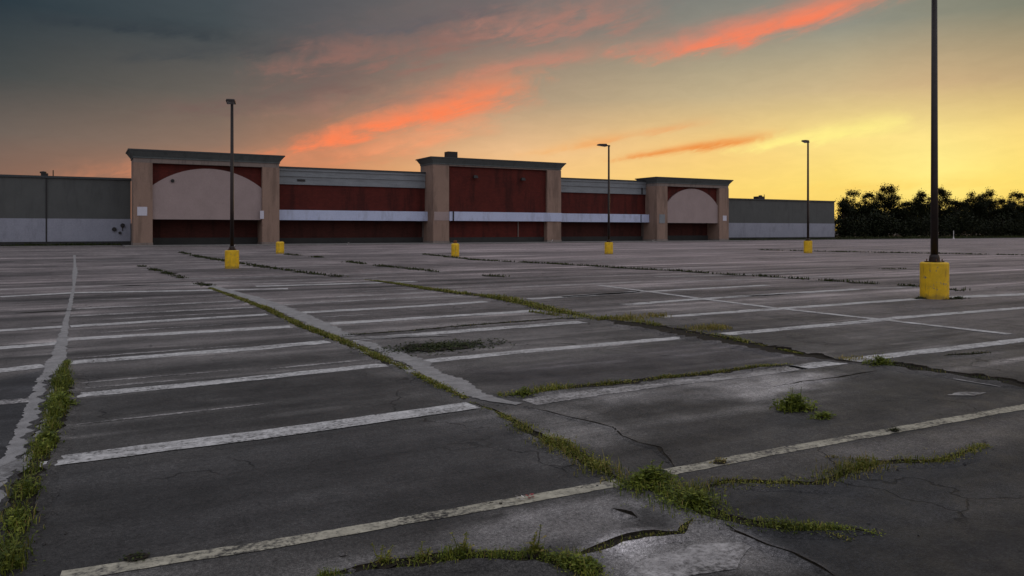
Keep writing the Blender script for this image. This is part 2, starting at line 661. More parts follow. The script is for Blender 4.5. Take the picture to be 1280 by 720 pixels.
# sealed black bays
wear([(90, 705), (62, 590), (590, 515), (640, 545), (745, 603)], .80, .35, (.98, 1, 1.04), seed=2)
wear([(95, 560), (85, 505), (470, 462), (575, 500)], .86, .35, seed=3)
wear([(-60, 600), (-20, 480), (60, 460), (50, 520), (5, 590)], .55, .15, (.95, 1, 1.1), seed=4)
wear([(-60, 720), (-60, 610), (0, 600), (0, 700)], .8, .2, seed=41)
wear([(890, 632), (1010, 604), (1110, 586), (1240, 566), (1340, 556), (1400, 800), (1080, 740), (960, 680)], .62, .16, (.94, 1, 1.10), seed=5)
wear([(700, 452), (880, 428), (1040, 452), (990, 456), (720, 482), (640, 492), (600, 462)], .84, .3, (1, .98, 1.04), seed=6)
wear([(860, 415), (1110, 402), (1250, 420), (1060, 448), (960, 434)], .85, .4, seed=7)
wear([(1060, 475), (1110, 462), (1270, 488), (1270, 500), (1060, 545), (1010, 520)], .82, .25, seed=8)
# worn pale ground
wear([(690, 494), (880, 470), (1040, 462), (1060, 474), (980, 500), (760, 506)], 2.7, .22, (1, 1, 1.02), nz=1.2, seed=9, freq=2.2)
wear([(880, 478), (1020, 466), (1010, 490), (930, 502)], 1.8, .2, nz=1.3, seed=10, freq=3)
wear([(655, 520), (700, 512), (790, 540), (760, 556), (690, 548)], 2.2, .18, nz=1.3, seed=11, freq=3)
wear([(480, 690), (640, 640), (770, 614), (800, 650), (780, 680), (650, 694)], 3.1, .16, (1, 1, 1.02), nz=1.2, seed=12, freq=2.6)
wear([(790, 628), (850, 640), (862, 664), (800, 668), (740, 690), (780, 720), (960, 720), (1020, 712), (930, 672), (880, 648)], 3.1, .12, (1, 1, 1.02), nz=1.1, seed=13, freq=3)
wear([(80, 730), (330, 694), (500, 690), (430, 716), (300, 740)], 1.7, .12, seed=14)
wear([(860, 590), (1280, 518), (1280, 540), (1100, 574), (1030, 570), (900, 600)], 1.7, .15, (1.02, 1, 1), seed=15)
wear_line([(262, 356), (330, 378), (437, 427), (520, 462), (590, 502), (640, 530), (760, 600)], 1.5, .35, .35, seed=16)
wear_line([(60, 480), (75, 440), (90, 390)], 1.4, .25, .3, seed=17)
wear_line([(200, 690), (330, 668), (420, 640)], 1.5, .05, .12, seed=18)
wear_line([(320, 470), (470, 452)], 1.6, .10, .2, seed=19)
wear_line([(80, 548), (320, 520), (520, 495)], 1.6, .08, .18, seed=20)
# worn streaks along the rows in the near bays
for i in range(120):
    yy = R.uniform(3.5, 15)
    x0, L, wv = R.uniform(-2, 14), R.uniform(.6, 3.2), R.uniform(.01, .08)
    d = np.abs(Y - yy - .05 * np.sin(X * .9 + i))
    w = np.clip((wv - d) / .10 + .5, 0, 1) * np.clip((L - np.abs(X - x0)) / .9, 0, 1) * np.clip(vnoise(X, Y, 2.2, 130 + i) * 1.8 - .3, 0, 1)
    tone *= (1 + w * (R.choice([1.5, 1.9, 2.3, .55]) - 1))[..., None]
# mottling: blotches drawn out along the traffic, with the middle right of the lot paler
blot = (vnoise(X * .55, Y, .9, 301) - .5) * .55 + (vnoise(X * .6, Y, 2.7, 302) - .5) * .38 + (vnoise(X, Y, 7.5, 303) - .5) * .26
tone *= np.clip(1 + blot, .45, 1.7)[..., None]
mid_ = np.clip((X - 3.4) / 1.5, 0, 1) * np.clip((Y - 4.2) / 2.0, 0, 1) * np.clip((26 - Y) / 12, 0, 1)
tone *= (1 + .22 * mid_)[..., None]
# bleached and dark lanes that run along the rows far off
for i in range(150):
    yy = 11 + .48 * i + R.uniform(-.5, .5)
    a = R.choice([1.4, 1.65, 1.9, .5, .58, .7])
    x0 = R.uniform(-30, 60)
    L = R.uniform(15, 60)
    wv = R.uniform(.06, .35)
    d = np.abs(Y - yy - .15 * np.sin(X * .2 + i))
    w = np.clip((wv - d) / .25 + .5, 0, 1) * np.clip((L - np.abs(X - x0)) / 6, 0, 1) * (.5 + .5 * vnoise(X, Y * 0, .35, 60 + i))
    for c in range(3):
        tone[..., c] *= 1 + w * (a - 1)

me = bpy.data.meshes.new('parking_lot_ground')
nx, ny = X.shape
Zg = np.zeros(X.shape)
V = np.stack([X, Y, Zg], -1).reshape(-1, 3)
I = np.arange(nx * ny).reshape(nx, ny)
Fq = np.stack([I[:-1, :-1], I[1:, :-1], I[1:, 1:], I[:-1, 1:]], -1).reshape(-1, 4)
me.from_pydata(V.tolist(), [], Fq.tolist())
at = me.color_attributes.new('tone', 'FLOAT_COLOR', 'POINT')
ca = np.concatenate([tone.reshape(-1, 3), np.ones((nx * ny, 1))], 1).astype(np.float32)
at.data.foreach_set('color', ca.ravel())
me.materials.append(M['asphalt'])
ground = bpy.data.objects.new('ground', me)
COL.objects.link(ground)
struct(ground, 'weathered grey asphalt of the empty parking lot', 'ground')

# ----------------------------------------------------------------- painted lines
Z1, Z2, Z3 = .004, .008, .012


def line_obj(px, w, mat, label, z=Z1, jag=.10, double=False, name='parking_line', seed=0):
    mb = MB()
    P = gpath(px)
    if double:
        d = (P[-1] - P[0]).normalized()
        n = Vector((-d.y, d.x, 0))
        ribbon(mb, [p + n * w * .24 for p in P], [w * .30] + [w * .46] * 5, z, jag, .1, seed)
        ribbon(mb, [p - n * w * .22 for p in P], w * .44, z + .004, jag, .1, seed + 3)
    else:
        ribbon(mb, P, w, z, jag * 1.4, .05, seed)
    o = mb.build(name, M[mat])
    return struct(o, label, 'painted line')


line_obj([(75, 721), (320, 684), (640, 628), (775, 604)], .13, 'paint_cream', 'worn cream line crossing the nearest bay up to the weedy junction', seed=1)
line_obj([(835, 591), (960, 566.5), (1130, 536), (1290, 507)], .14, 'paint_cream', 'cream line running right from the weedy junction', seed=2)
line_obj([(780, 724), (870, 700), (935, 682)], [.1, .26, .28, .1], 'paint_faint', 'broad faded line on the pale broken slab', jag=.3, seed=3)
line_obj([(50, 579), (320, 545), (592, 507)], .35, 'paint', 'doubled white line across the second bay', double=True, seed=4)
line_obj([(660, 503), (800, 483), (960, 465), (1000, 459)], .30, 'paint_faint', 'white line below the weedy edge of the middle bay', seed=5)
line_obj([(993, 460), (1100, 446), (1290, 424)], .28, 'paint', 'white line running right from the dark seam', seed=6)
line_obj([(85, 495.5), (240, 481), (482, 456)], .27, 'paint', 'white line across the third bay, left of the grassy seam', seed=7)
line_obj([(520, 453), (640, 441), (860, 421.5)], .28, 'paint', 'white line across the middle bay beside the dark creeper patch', seed=8)
line_obj([(906, 418), (1103, 400)], .31, 'paint', 'white line between the dark seam and the long cross line', seed=9)
line_obj([(1100, 400), (1126, 397), (1290, 384)], .27, 'paint', 'white line right of the long cross line', seed=10)
line_obj([(-20, 466), (55, 457)], .34, 'paint', 'short white line left of the pale crack', seed=11)
line_obj([(-20, 505), (50, 499)], .26, 'paint_faint', 'faded short line left of the pale crack', seed=12)
line_obj([(82, 454), (320, 435.5), (410, 427)], .34, 'paint', 'white line across the fourth bay, left of the grassy seam', seed=13)
line_obj([(437, 425), (640, 409), (728, 402.5)], .36, 'paint', 'white line under the dark crack in the middle of the lot', seed=14)
line_obj([(826, 396.5), (1150, 373.5)], .34, 'paint', 'white line ending at the large yellow pole base', seed=15)
line_obj([(1180, 372), (1300, 367)], .5, 'paint', 'white line right of the large yellow pole base', seed=16)
line_obj([(748, 356.5), (873, 373), (975, 386), (1103, 400), (1262, 418)], .22, 'paint', 'long white cross line slanting over the bays', Z2, seed=17)
far_lines = [(82, 424.5, 320, 411, 390, 407, .42, 'paint'), (88, 408, 320, 394, 372, 391, .42, 'paint'), (88, 395, 320, 384, 350, 382, .4, 'paint_faint'),
             (94, 386, 330, 375, 340, 374.5, .4, 'paint_faint'), (0, 371, 95, 366, 360, 361, .55, 'paint'), (0, 362, 95, 358, 420, 353, .5, 'paint_faint'),
             (-10, 414, 40, 411, 84, 408, .4, 'paint'), (-10, 436, 40, 432, 74, 429, .4, 'paint'),
             (395, 406, 640, 390.5, 690, 387, .46, 'paint'), (375, 391, 520, 383, 608, 377, .46, 'paint'), (350, 381, 480, 374, 590, 369, .46, 'paint_faint'),
             (420, 371, 520, 366, 570, 363, .45, 'paint_faint'), (700, 371, 800, 365, 960, 356.5, .4, 'paint'), (660, 374, 740, 369, 800, 364.5, .4, 'paint'),
             (780, 381, 880, 373.5, 1070, 361.5, .42, 'paint'), (640, 359, 740, 355, 800, 352, .5, 'paint_faint'), (320, 358, 420, 355, 520, 352, .6, 'paint'),
             (1060, 361, 1110, 360, 1148, 358.5, .4, 'paint_faint'), (840, 352.5, 980, 347.5, 1080, 344, .5, 'paint_faint'), (820, 346, 900, 344, 1000, 341, .6, 'paint_faint')]
wher = ['left block, beside the pale crack', 'middle block between the grassy seams', 'right block beyond the dark seam']
for i, (a, b, c, d, e, f, w, mt) in enumerate(far_lines):
    line_obj([(a, b), (c, d), (e, f)], w * .85, mt, 'distant stall line in the ' + wher[0 if e < 425 else 1 if e < 700 else 2], seed=20 + i)
for i, (a, b, c, d, w) in enumerate(((90, 448, 300, 432, .10), (90, 480, 290, 463, .09), (95, 531, 330, 505, .06), (100, 486, 240, 474, .08), (330, 462, 480, 448, .10), (100, 401, 330, 389, .14), (110, 417, 320, 403, .12),
                                     (360, 399, 500, 391, .14), (500, 401, 640, 392, .12), (100, 376, 330, 368, .2), (420, 366, 640, 356, .22), (640, 349, 900, 340, .25), (120, 352, 420, 343, .25), (560, 372, 640, 368, .2), (900, 372, 1060, 364, .2))):
    line_obj([(a, b), ((a + c) / 2, (b + d) / 2 - .2), (c, d)], [.015, w * 1.2, w * .8, .015], 'paint_faint', 'ghost of an older painted line between the stall lines', Z1, .35, seed=70 + i)
# farther rows of stalls: one faint strip each
k = 0
for y in np.arange(28, 80, 2.75):
    for x0 in (-34, -16, 1, 22, 40, 62, 84, 108):
        if R.random() < .36:
            continue
        L = R.uniform(6, 13)
        mb = MB()
        xa = x0 + R.uniform(-2, 2)
        ribbon(mb, [(xa, y), (xa + L, y + R.uniform(-.1, .1))], R.uniform(.18, .42), Z1, .2, .5, k)
        struct(mb.build('parking_line', M['paint_faint']), 'faint stall line far across the lot', 'painted line')
        k += 1

# ----------------------------------------------------------------- pale seams
def seam_obj(px, w, label, mat='seam', z=Z2, jag=.35, seed=0, freq=3.0):
    mb = MB()
    ribbon(mb, gpath(px), w, z, jag, .035, seed, freq=freq)
    return struct(mb.build('pavement_seam', M[mat]), label, 'pavement seam')


seam_obj([(93, 319), (94, 340), (92, 360), (88, 380), (83, 400), (78, 425), (74, 442), (66, 462), (57, 482), (51, 505), (44, 528), (34, 552), (18, 580), (-5, 608), (-30, 640)],
         [.20, .15, .12, .12, .12, .13, .17, .20, .13, .09, .085, .085, .10, .16, .24, .22], 'pale jagged crack filler on the left, running toward the building', jag=.3, seed=3, freq=2.5)
seam_obj([(262, 357), (320, 374), (352, 386), (395, 404), (432, 421)], [.22, .36, .42, .46, .30], 'pale concrete seam beside the far part of the grassy joint', jag=.3, seed=5)
seam_obj([(440, 427), (480, 441), (520, 458), (570, 481), (605, 498), (648, 506)], [.34, .50, .46, .38, .34, .12], 'pale concrete seam beside the near part of the grassy joint', jag=.35, seed=6)
seam_obj([(430, 424), (500, 421), (560, 420)], [.3, .28, .1], 'pale worn wedge left of the dark creeper patch', 'seam_worn', Z3, seed=8)
seam_obj([(-30, 610), (10, 592), (30, 575)], [.3, .24, .1], 'pale worn patch at the left edge', 'seam_worn', Z3, seed=9)
seam_obj([(1160, 467), (1200, 475), (1250, 484)], [.02, .10, .02], 'pale crumbled edge below the dark seam', 'seam_worn', Z2, .5, seed=10)
seam_obj([(1185, 494.5), (1205, 493), (1232, 491.5)], [.02, .15, .02], 'pale scuffed spot in the right bay', 'seam_worn', Z2, .5, seed=11)

# ----------------------------------------------------------------- cracks
def crack_obj(px, w, label, lip=.10, lip_h=.012, seed=0):
    mb = MB()
    crack(mb, gpath(px), w, lip, lip_h, seed)
    return struct(mb.build('pavement_crack', [M['edge'], M['soil']]), label, 'crack')


PA = [(84, 452), (78, 470), (75, 495), (66, 530), (54, 560), (40, 590), (28, 625), (20, 665), (12, 705), (4, 740)]
PB1 = [(262, 360), (300, 374), (332, 386), (375, 407), (422, 425), (451, 437), (477, 449), (500, 458), (524, 471), (553, 485), (582, 499)]
PB2 = [(590, 503), (618, 515), (640, 527), (663, 541), (698, 559), (733, 577), (765, 596), (786, 603)]
PB3 = [(780, 603), (815, 612), (850, 626), (873, 638), (902, 650), (932, 655), (975, 660), (1018, 663), (1071, 664), (1104, 669)]
PB4 = [(1010, 662), (1040, 670), (1066, 676)]
PC = [(850, 619), (882, 611), (911, 604), (960, 606), (1018, 606), (1047, 597), (1082, 584), (1106, 580), (1132, 578), (1179, 578), (1205, 568), (1233, 557)]
PC2 = [(1033, 571), (1071, 575), (1091, 580)]
PD = [(400, 722), (451, 715), (483, 709), (524, 706), (562, 698), (597, 696), (640, 698), (669, 696), (698, 703), (727, 716), (740, 730)]
PD2 = [(712, 700), (751, 687), (777, 680), (792, 674), (821, 670), (850, 668), (868, 650)]
PE1 = [(457, 350), (483, 353), (510, 357), (530, 361), (571, 366.5), (606, 370.5), (640, 376), (669, 383), (698, 390), (727, 395), (757, 400)]
PE2 = [(757, 400), (786, 405.5), (827, 412), (862, 418.5), (902, 426), (932, 431), (960, 436.5), (1004, 445), (1047, 452), (1095, 455)]
PE3 = [(1085, 452), (1135, 460), (1170, 466), (1208, 471), (1252, 477), (1295, 488)]
PE4 = [(663, 390), (700, 395), (757, 400)]
PF = [(622, 496), (657, 494), (675, 490), (719, 485), (777, 480.5), (829, 474), (902, 466.5), (943, 460), (989, 457)]
PS4 = [(425, 420), (470, 417), (521, 413.5), (580, 408), (640, 403.5), (707, 398.5), (745, 399)]
K1 = [(652, 508), (680, 514), (707, 521), (742, 529), (764, 535), (777, 546), (797, 554), (824, 560), (835, 573), (845, 584)]
K2 = [(885, 648), (917, 666), (960, 684), (992, 694), (1018, 708), (1045, 724)]
K3 = [(766, 636), (780, 641), (797, 647)]
K4 = [(968, 484), (1010, 477), (1047, 473), (1097, 464)]
PLX = [(1180, 445), (1210, 443.5), (1238, 441)]

crack_obj(PA, [.12, .22, .2, .16, .16], 'weedy crack along the left edge of the lot', seed=1)
crack_obj(PB1, .20, 'overgrown joint across the third and fourth bays', seed=2)
crack_obj(PB2, [.05, .05, .10, .14, .12], 'overgrown joint leading to the weedy junction', seed=3)
crack_obj(PB3, [.18, .18, .13, .09, .04], 'crack running right from the weedy junction', seed=4)
crack_obj(PC, [.05, .08, .06, .08, .06, .03], 'jagged crack round the dark patch at lower right', seed=5)
crack_obj(PD, [.06, .10, .08, .10, .12, .12], 'crack along the bottom of the picture', seed=6)
crack_obj(PD2, [.05, .07, .10, .05, .03], 'broken gap in the pale slab', .08, .016, seed=7)
crack_obj(PE1, [.45, .45, .5, .5, .5], 'long dark seam, far part', seed=8)
crack_obj(PE2, [.56, .54, .5, .4, .34], 'long dark seam, middle part', .16, .03, seed=9)
crack_obj(PE3, [.3, .36, .32, .26], 'long dark seam, near right part', .16, .025, seed=10)
crack_obj(PF, [.14, .18, .15, .13], 'weedy edge of the middle bay', seed=11)
crack_obj(PS4, [.12, .14, .10], 'thin dark crack above a stall line', seed=12)
crack_obj(K1, [.012, .014, .02, .016, .035, .03], 'thin winding crack in front of the cream line', .03, .006, seed=13)
crack_obj(K2, [.05, .022, .018, .025], 'edge of the pale slab at the bottom', .05, .012, seed=14)
crack_obj(K3, [.03, .05, .03], 'short hole in the broken slab', .04, .014, seed=15)
crack_obj(K4, [.02, .03, .04], 'thin crack behind the bushy weed', .06, .008, seed=16)
crack_obj(PLX, [.05, .12, .05], 'short dark crack in the right bay', .05, .008, seed=17)
def blade(mb, x, y, h, w, r, lean=None, mi=0, z0=0.0):
    a = r.uniform(0, 2 * math.pi)
    l = (r.uniform(.15, .75) if lean is None else lean) * h
    dx, dy = math.cos(a), math.sin(a)
    px, py = -dy * w / 2, dx * w / 2
    m1 = (x + dx * l * .35, y + dy * l * .35, z0 + h * .6)
    t = (x + dx * l, y + dy * l, z0 + h * r.uniform(.8, 1.0))
    mb.add([(x - px, y - py, z0), (x + px, y + py, z0), (m1[0] + px * .8, m1[1] + py * .8, m1[2]), (m1[0] - px * .8, m1[1] - py * .8, m1[2]), t],
           [(0, 1, 2, 3), (3, 2, 4)], mi)


# far dashed seams: worn joints filled with dark weeds and dirt
def dashes(pts, lab, wid, fill=.5, seed=0):
    r = random.Random(seed)
    P = [Vector((*p, 0)) for p in pts]
    for i in range(len(P) - 1):
        a, b = P[i], P[i + 1]
        L = (b - a).length
        t = 0
        mb = MB()
        gb = MB()
        while t < L:
            l = r.uniform(.6, 2.8)
            if r.random() < fill:
                p = a + (b - a) * (t / L)
                q = a + (b - a) * (min(t + l, L) / L)
                n = r.uniform(-.08, .08)
                m_ = (p + q) / 2 + Vector((n, n, 0))
                ribbon(mb, [p, m_, q], [.05, wid * r.uniform(.9, 1.9), .05], Z2, .5, .2, r.random() * 50)
                far_ = p.length
                for z in range(int(l * 42)):
                    f = r.random()
                    c = p + (q - p) * f
                    blade(gb, c.x + r.gauss(0, wid * .3), c.y + r.gauss(0, wid * .3), r.uniform(.03, .11) * (1.2 if wid > .4 else .8), .0009 * far_ + .008, r)
            t += l + r.uniform(.1, .9)
        if mb.v:
            struct(mb.build('pavement_crack', M['soil']), lab, 'crack')
            tag(gb.build('grass', M['weed_dark']), 'low dark weeds in the ' + lab, 'grass', None, 'stuff')


dashes([G(170, 331), G(204, 340), G(262, 358)], 'broken dark joint toward the left tower', .35, .75, 1)
dashes([G(220, 314), G(248, 321), G(320, 332.5), G(380, 341), G(440, 347.5)], 'dashed dark joint behind the left lamp', .45, .7, 2)
dashes([G(358, 318), G(396, 321.5), G(457, 330.5), G(553, 340.5), G(640, 347)], 'dashed dark joint in the middle distance', .5, .65, 3)
dashes([G(530, 318), G(600, 325.5), G(704, 330.5), G(780, 335.5), G(850, 339)], 'dashed joint toward the centre tower', .5, .7, 4)
dashes([G(850, 339), G(894, 342.5), G(960, 346), G(1047, 352), G(1147, 358.5), G(1208, 364), G(1300, 369)], 'long dark joint passing the large yellow base', .42, .97, 5)
dashes([G(950, 312.5), G(1056, 315), G(1120, 316), G(1193, 317.5), G(1300, 319.5)], 'dark joint far on the right', .9, .95, 6)
dashes([G(1100, 336.5), G(1146, 336)], 'short dark crack behind the large yellow base', .35, .9, 7)
dashes([G(985, 325), G(1010, 325.5)], 'short dark crack near the far right lamp', .5, .95, 8)
for (u, v) in ((1077, 335.5), (1231, 332.5), (570, 317), (500, 316), (165, 321), (60, 390), (40, 330), (228, 314), (250, 321), (665, 327.5), (1237, 306.5), (955, 323), (700, 313)):
    x, y = G(u, v)
    mb = MB()
    ribbon(mb, [(x - .5 - .006 * y, y), (x, y + .05), (x + .5 + .006 * y, y - .03)], [.02, .004 * y + .15, .02], Z2, .5, .15, u)
    struct(mb.build('pothole_patch', M['soil']), 'small dark pothole in the distant asphalt', 'pothole')

# ----------------------------------------------------------------- weeds
def leaf(mb, x, y, z, s, r, mi=0, up=.5):
    a = r.uniform(0, 2 * math.pi)
    t = r.uniform(-.2, 1.0) * up
    d = Vector((math.cos(a) * math.cos(t), math.sin(a) * math.cos(t), math.sin(t)))
    n = Vector((-math.sin(a), math.cos(a), r.uniform(-.3, .3))).normalized()
    p = Vector((x, y, z))
    w = s * r.uniform(.22, .4)
    mb.add([p, p + d * s * .5 + n * w, p + d * s, p + d * s * .5 - n * w], [(0, 1, 2, 3)], mi)


def strip_weeds(mb, px, width, height, dens, r, leafy=.3, bw=.009, clump=.6, mi=0):
    """weeds along a path; width/height lists spread along it; dens = plants per metre"""
    P = densify(gpath(px), .05)
    n = len(P)
    for i in range(n - 1):
        t = i / (n - 1)
        w = interp(None, width, t)
        h = interp(None, height, t)
        p, d = P[i], P[i + 1] - P[i]
        L = d.length
        nn = Vector((-d.y, d.x, 0)).normalized() if L > 0 else Vector((1, 0, 0))
        c = mnoise.noise(Vector((p.x * 2.3, p.y * 2.3, 3.3))) * .9 + mnoise.noise(Vector((p.x * 7, p.y * 7, 8.3))) * .6
        c = max(0.0, .85 + clump * 2.3 * c)
        cnt = dens * L * c
        cnt = int(cnt) + (1 if r.random() < cnt - int(cnt) else 0)
        for q in range(cnt):
            o = r.gauss(0, .34) * w
            b = p + d * r.random() + nn * o
            hh = h * r.uniform(.35, 1.15) * (.5 + .5 * min(c, 1.6)) * (1 - .5 * min(abs(o) / (w + .01), 1))
            if r.random() < leafy * .75:
                for z in range(3):
                    leaf(mb, b.x + r.gauss(0, .015), b.y + r.gauss(0, .015), hh * r.uniform(.1, .8), max(bw * 2.2, hh * .30), r, mi)
            else:
                tall = 1.5 if r.random() < .08 else 1.0
                blade(mb, b.x, b.y, hh * tall, bw * r.uniform(.5, 1.0), r, None, 1 if r.random() < .16 else mi)


def grass_obj(px, width, height, dens, label, mat='grass', leafy=.3, bw=.009, clump=.6, seed=0):
    mb = MB()
    strip_weeds(mb, px, width, height, dens, random.Random(seed), leafy, bw, clump)
    o = mb.build('grass', [M[mat], M['grass_dry']])
    return tag(o, label, 'grass', None, 'stuff')


grass_obj(PA, [.06, .15, .16, .13, .12, .14, .15, .14], [.04, .10, .12, .09, .10, .11, .10, .10], 620, 'thick green weeds along the crack at the left edge', 'weed', .5, .009, .9, 1)
grass_obj(PB1, [.10, .14, .13, .14, .14, .12, .08], [.03, .055, .065, .07, .075, .06, .035], 480, 'green weeds filling the joint beside the pale seam', 'grass', .4, .014, .5, 2)
grass_obj(PB2, [.04, .05, .18, .22, .20, .26], [.02, .025, .08, .09, .09, .10], 1050, 'green weeds in the joint leading to the junction', 'grass', .45, .009, .6, 3)
grass_obj(PB3, [.32, .34, .32, .22, .13, .10, .04], [.09, .10, .095, .08, .055, .05, .03], 1150, 'green weeds spreading right from the junction', 'weed', .55, .008, .5, 4)
grass_obj(PB4, [.06, .05, .03], [.04, .04, .02], 420, 'thin weed fringe forking off near the bottom right', 'grass', .3, .008, .6, 5)
grass_obj(PC, [.26, .17, .13, .16, .17, .2, .15, .11, .12, .04], [.09, .08, .06, .08, .085, .09, .07, .06, .07, .03], 820, 'weeds tracing the jagged crack at lower right', 'grass', .35, .008, .45, 6)
grass_obj(PC2, [.04, .06, .06], [.03, .05, .05], 380, 'short weed fringe under the right cream line', 'grass_dry', .2, .008, .6, 7)
grass_obj([(1010, 598), (1060, 578), (1110, 570), (1190, 566), (1225, 555)], [.16, .2, .2, .2, .1], [.05, .06, .05, .06, .04], 90, 'sparse yellowed weeds above the jagged crack', 'grass_dry', .15, .007, .8, 71)
grass_obj(PD, [.05, .08, .09, .10, .08, .08, .10, .12, .15], [.04, .055, .065, .07, .055, .055, .065, .08, .09], 850, 'weeds along the crack at the bottom', 'weed', .45, .006, .8, 8)
grass_obj(PD2, [.12, .10, .04, .05, .05], [.06, .045, .03, .03, .03], 170, 'thin weeds in the broken gap of the slab', 'grass', .35, .006, .8, 9)
grass_obj(PE1, [.14, .2, .25, .3, .36, .36, .32], [.04, .06, .085, .10, .12, .11, .085], 260, 'weeds on the far part of the long dark seam', 'grass', .4, .022, .5, 10)
grass_obj(PE4, [.1, .25, .3], [.05, .09, .09], 220, 'second strand of weeds under the long dark seam', 'grass', .4, .018, .5, 11)
grass_obj([(757, 396), (786, 401), (827, 408), (862, 414.5), (902, 421.5), (960, 434), (1004, 443.5)], [.26, .22, .2, .24, .2, .08, .04], [.10, .08, .07, .09, .06, .04, .02], 200, 'weeds on the middle part of the long dark seam', 'grass', .35, .016, .7, 12)
grass_obj([(770, 401), (800, 397), (830, 395)], [.5, .6, .4], [.09, .12, .08], 420, 'yellowed grass fringe behind the long dark seam', 'grass_dry', .2, .016, .7, 13)
grass_obj([(862, 414), (885, 411), (912, 410)], [.45, .5, .3], [.09, .11, .06], 420, 'yellowed grass fringe above the dark seam, farther right', 'grass_dry', .2, .015, .7, 14)
grass_obj([(1050, 450), (1085, 449), (1112, 446)], [.2, .3, .15], [.05, .08, .04], 260, 'yellowed grass tuft at the start of the white line', 'grass_dry', .2, .013, .8, 15)
grass_obj(PE3, [.12, .14, .12, .12], [.06, .06, .04, .05], 110, 'sparse dark weeds on the near right part of the seam', 'weed_dark', .5, .012, .9, 16)
grass_obj([(u, v - 1.3) for u, v in PF], [.12, .2, .13, .11, .09, .09, .11, .09], [.05, .08, .055, .05, .04, .04, .05, .03], 420, 'dark green weeds on the edge of the middle bay', 'grass', .4, .011, .5, 17)
grass_obj(PS4, [.1, .14, .2, .12, .1, .16], [.03, .04, .06, .04, .04, .06], 90, 'dark weeds in the thin crack over a stall line', 'weed_dark', .4, .016, .9, 18)
grass_obj(PLX, [.05, .10, .05], [.04, .05, .03], 120, 'dark weeds in the short crack of the right bay', 'weed_dark', .4, .012, .6, 19)


def clump_obj(name, px, rad, height, n, label, cat, mat='weed', leafy=.6, bw=.01, seed=0, squash=.6, stems=0):
    """a rooted plant: blades and leaves that spread from its middle"""
    r = random.Random(seed)
    x0, y0 = G(*px)
    mb = MB()
    ra = [rad * (r.uniform(.25, .75) if rad > .1 else r.uniform(.85, 1.05)) for q in range(16)]
    mb.add([(x0 + math.cos(q * .3927) * ra[q], y0 + math.sin(q * .3927) * ra[q] * squash, .0135) for q in range(16)] + [(x0, y0, .02)], [(q, (q + 1) % 16, 16) for q in range(16)], 1)
    for i in range(n):
        a = r.uniform(0, 2 * math.pi)
        q = min(abs(r.gauss(0, .45)), 1.0) * rad
        x, y = x0 + math.cos(a) * q, y0 + math.sin(a) * q * squash
        h = height * max(.15, 1 - (q / rad) ** 2 * .6) * r.uniform(.4, 1.1)
        if r.random() < leafy:
            for z in range(3):
                leaf(mb, x + r.gauss(0, .02), y + r.gauss(0, .02), h * r.uniform(.1, .9), max(bw * 3.5, height * .28), r)
        else:
            blade(mb, x, y, h, bw * r.uniform(.7, 1.4), r)
    for i in range(stems):
        a = r.uniform(0, 2 * math.pi)
        q = r.uniform(0, .5) * rad
        x, y = x0 + math.cos(a) * q, y0 + math.sin(a) * q
        hh = height * r.uniform(1.0, 1.6)
        tip = Vector((x + r.uniform(-.05, .05), y + r.uniform(-.05, .05), hh))
        mb.limb([(x, y, 0), ((x + tip.x) / 2 + r.uniform(-.01, .01), (y + tip.y) / 2, hh * .5), tip], [.004, .003, .0015], 4)
        for z in range(9):
            t = r.uniform(.35, 1.0)
            leaf(mb, x + (tip.x - x) * t, y + (tip.y - y) * t, hh * t, .018 if rad < .1 else .03, r)
    o = mb.build(name, [M[mat], M['soil']], None, (x0, y0, 0))
    return tag(o, label, cat)


clump_obj('weed_clump', (992, 512), .26, .17, 420, 'bushy green weed clump standing alone in the right bay', 'weed', 'weed', .6, .011, 31, .75, 3)
clump_obj('weed_clump', (1028, 522), .16, .06, 170, 'low trailing end of weeds just right of the lone bushy clump', 'weed', 'weed', .7, .009, 32, .5)
clump_obj('weed_clump', (812, 606), .24, .13, 620, 'dense mound of weeds at the junction of the cracks', 'weed', 'weed', .6, .009, 33, .6, 3)
clump_obj('weed_clump', (872, 632), .16, .11, 320, 'leafy weed mound just right of the crack junction', 'weed', 'weed', .65, .008, 34, .7, 2)
clump_obj('weed_clump', (735, 714), .09, .08, 260, 'small leafy weed at the bottom end of the crack', 'weed', 'weed', .7, .006, 35, .8)
clump_obj('weed_clump', (75, 508), .17, .13, 260, 'tallest leafy weed on the left crack', 'weed', 'weed', .6, .012, 36, .9, 2)
clump_obj('weed_clump', (58, 556), .13, .11, 200, 'rounded weed on the left crack above the doubled line', 'weed', 'weed', .6, .010, 37, .9, 2)
clump_obj('weed_clump', (655, 494), .16, .09, 170, 'weed tuft at the corner of the middle bay', 'weed', 'weed', .5, .010, 38, .7)
clump_obj('weed_clump', (1102, 456), .30, .13, 190, 'green weed tuft where the dark seam meets the white line', 'weed', 'weed', .5, .014, 39, .6, 2)
clump_obj('weed_clump', (1118, 539), .05, .05, 60, 'tiny weed growing through the right cream line', 'weed', 'weed_dark', .4, .006, 40, .8)
clump_obj('weed_clump', (900, 579), .06, .05, 50, 'tiny dry weed on the cream line', 'weed', 'grass_dry', .4, .006, 41, .8)
clump_obj('weed_clump', (170, 699), .07, .03, 50, 'small flat brown weed in the nearest bay', 'weed', 'weed_dark', .5, .007, 42, .8)
clump_obj('creeper_patch', (548, 434), 1.35, .035, 1300, 'flat dark green creeper patch in the middle bay', 'weed', 'weed_dark', .75, .013, 43, .5)
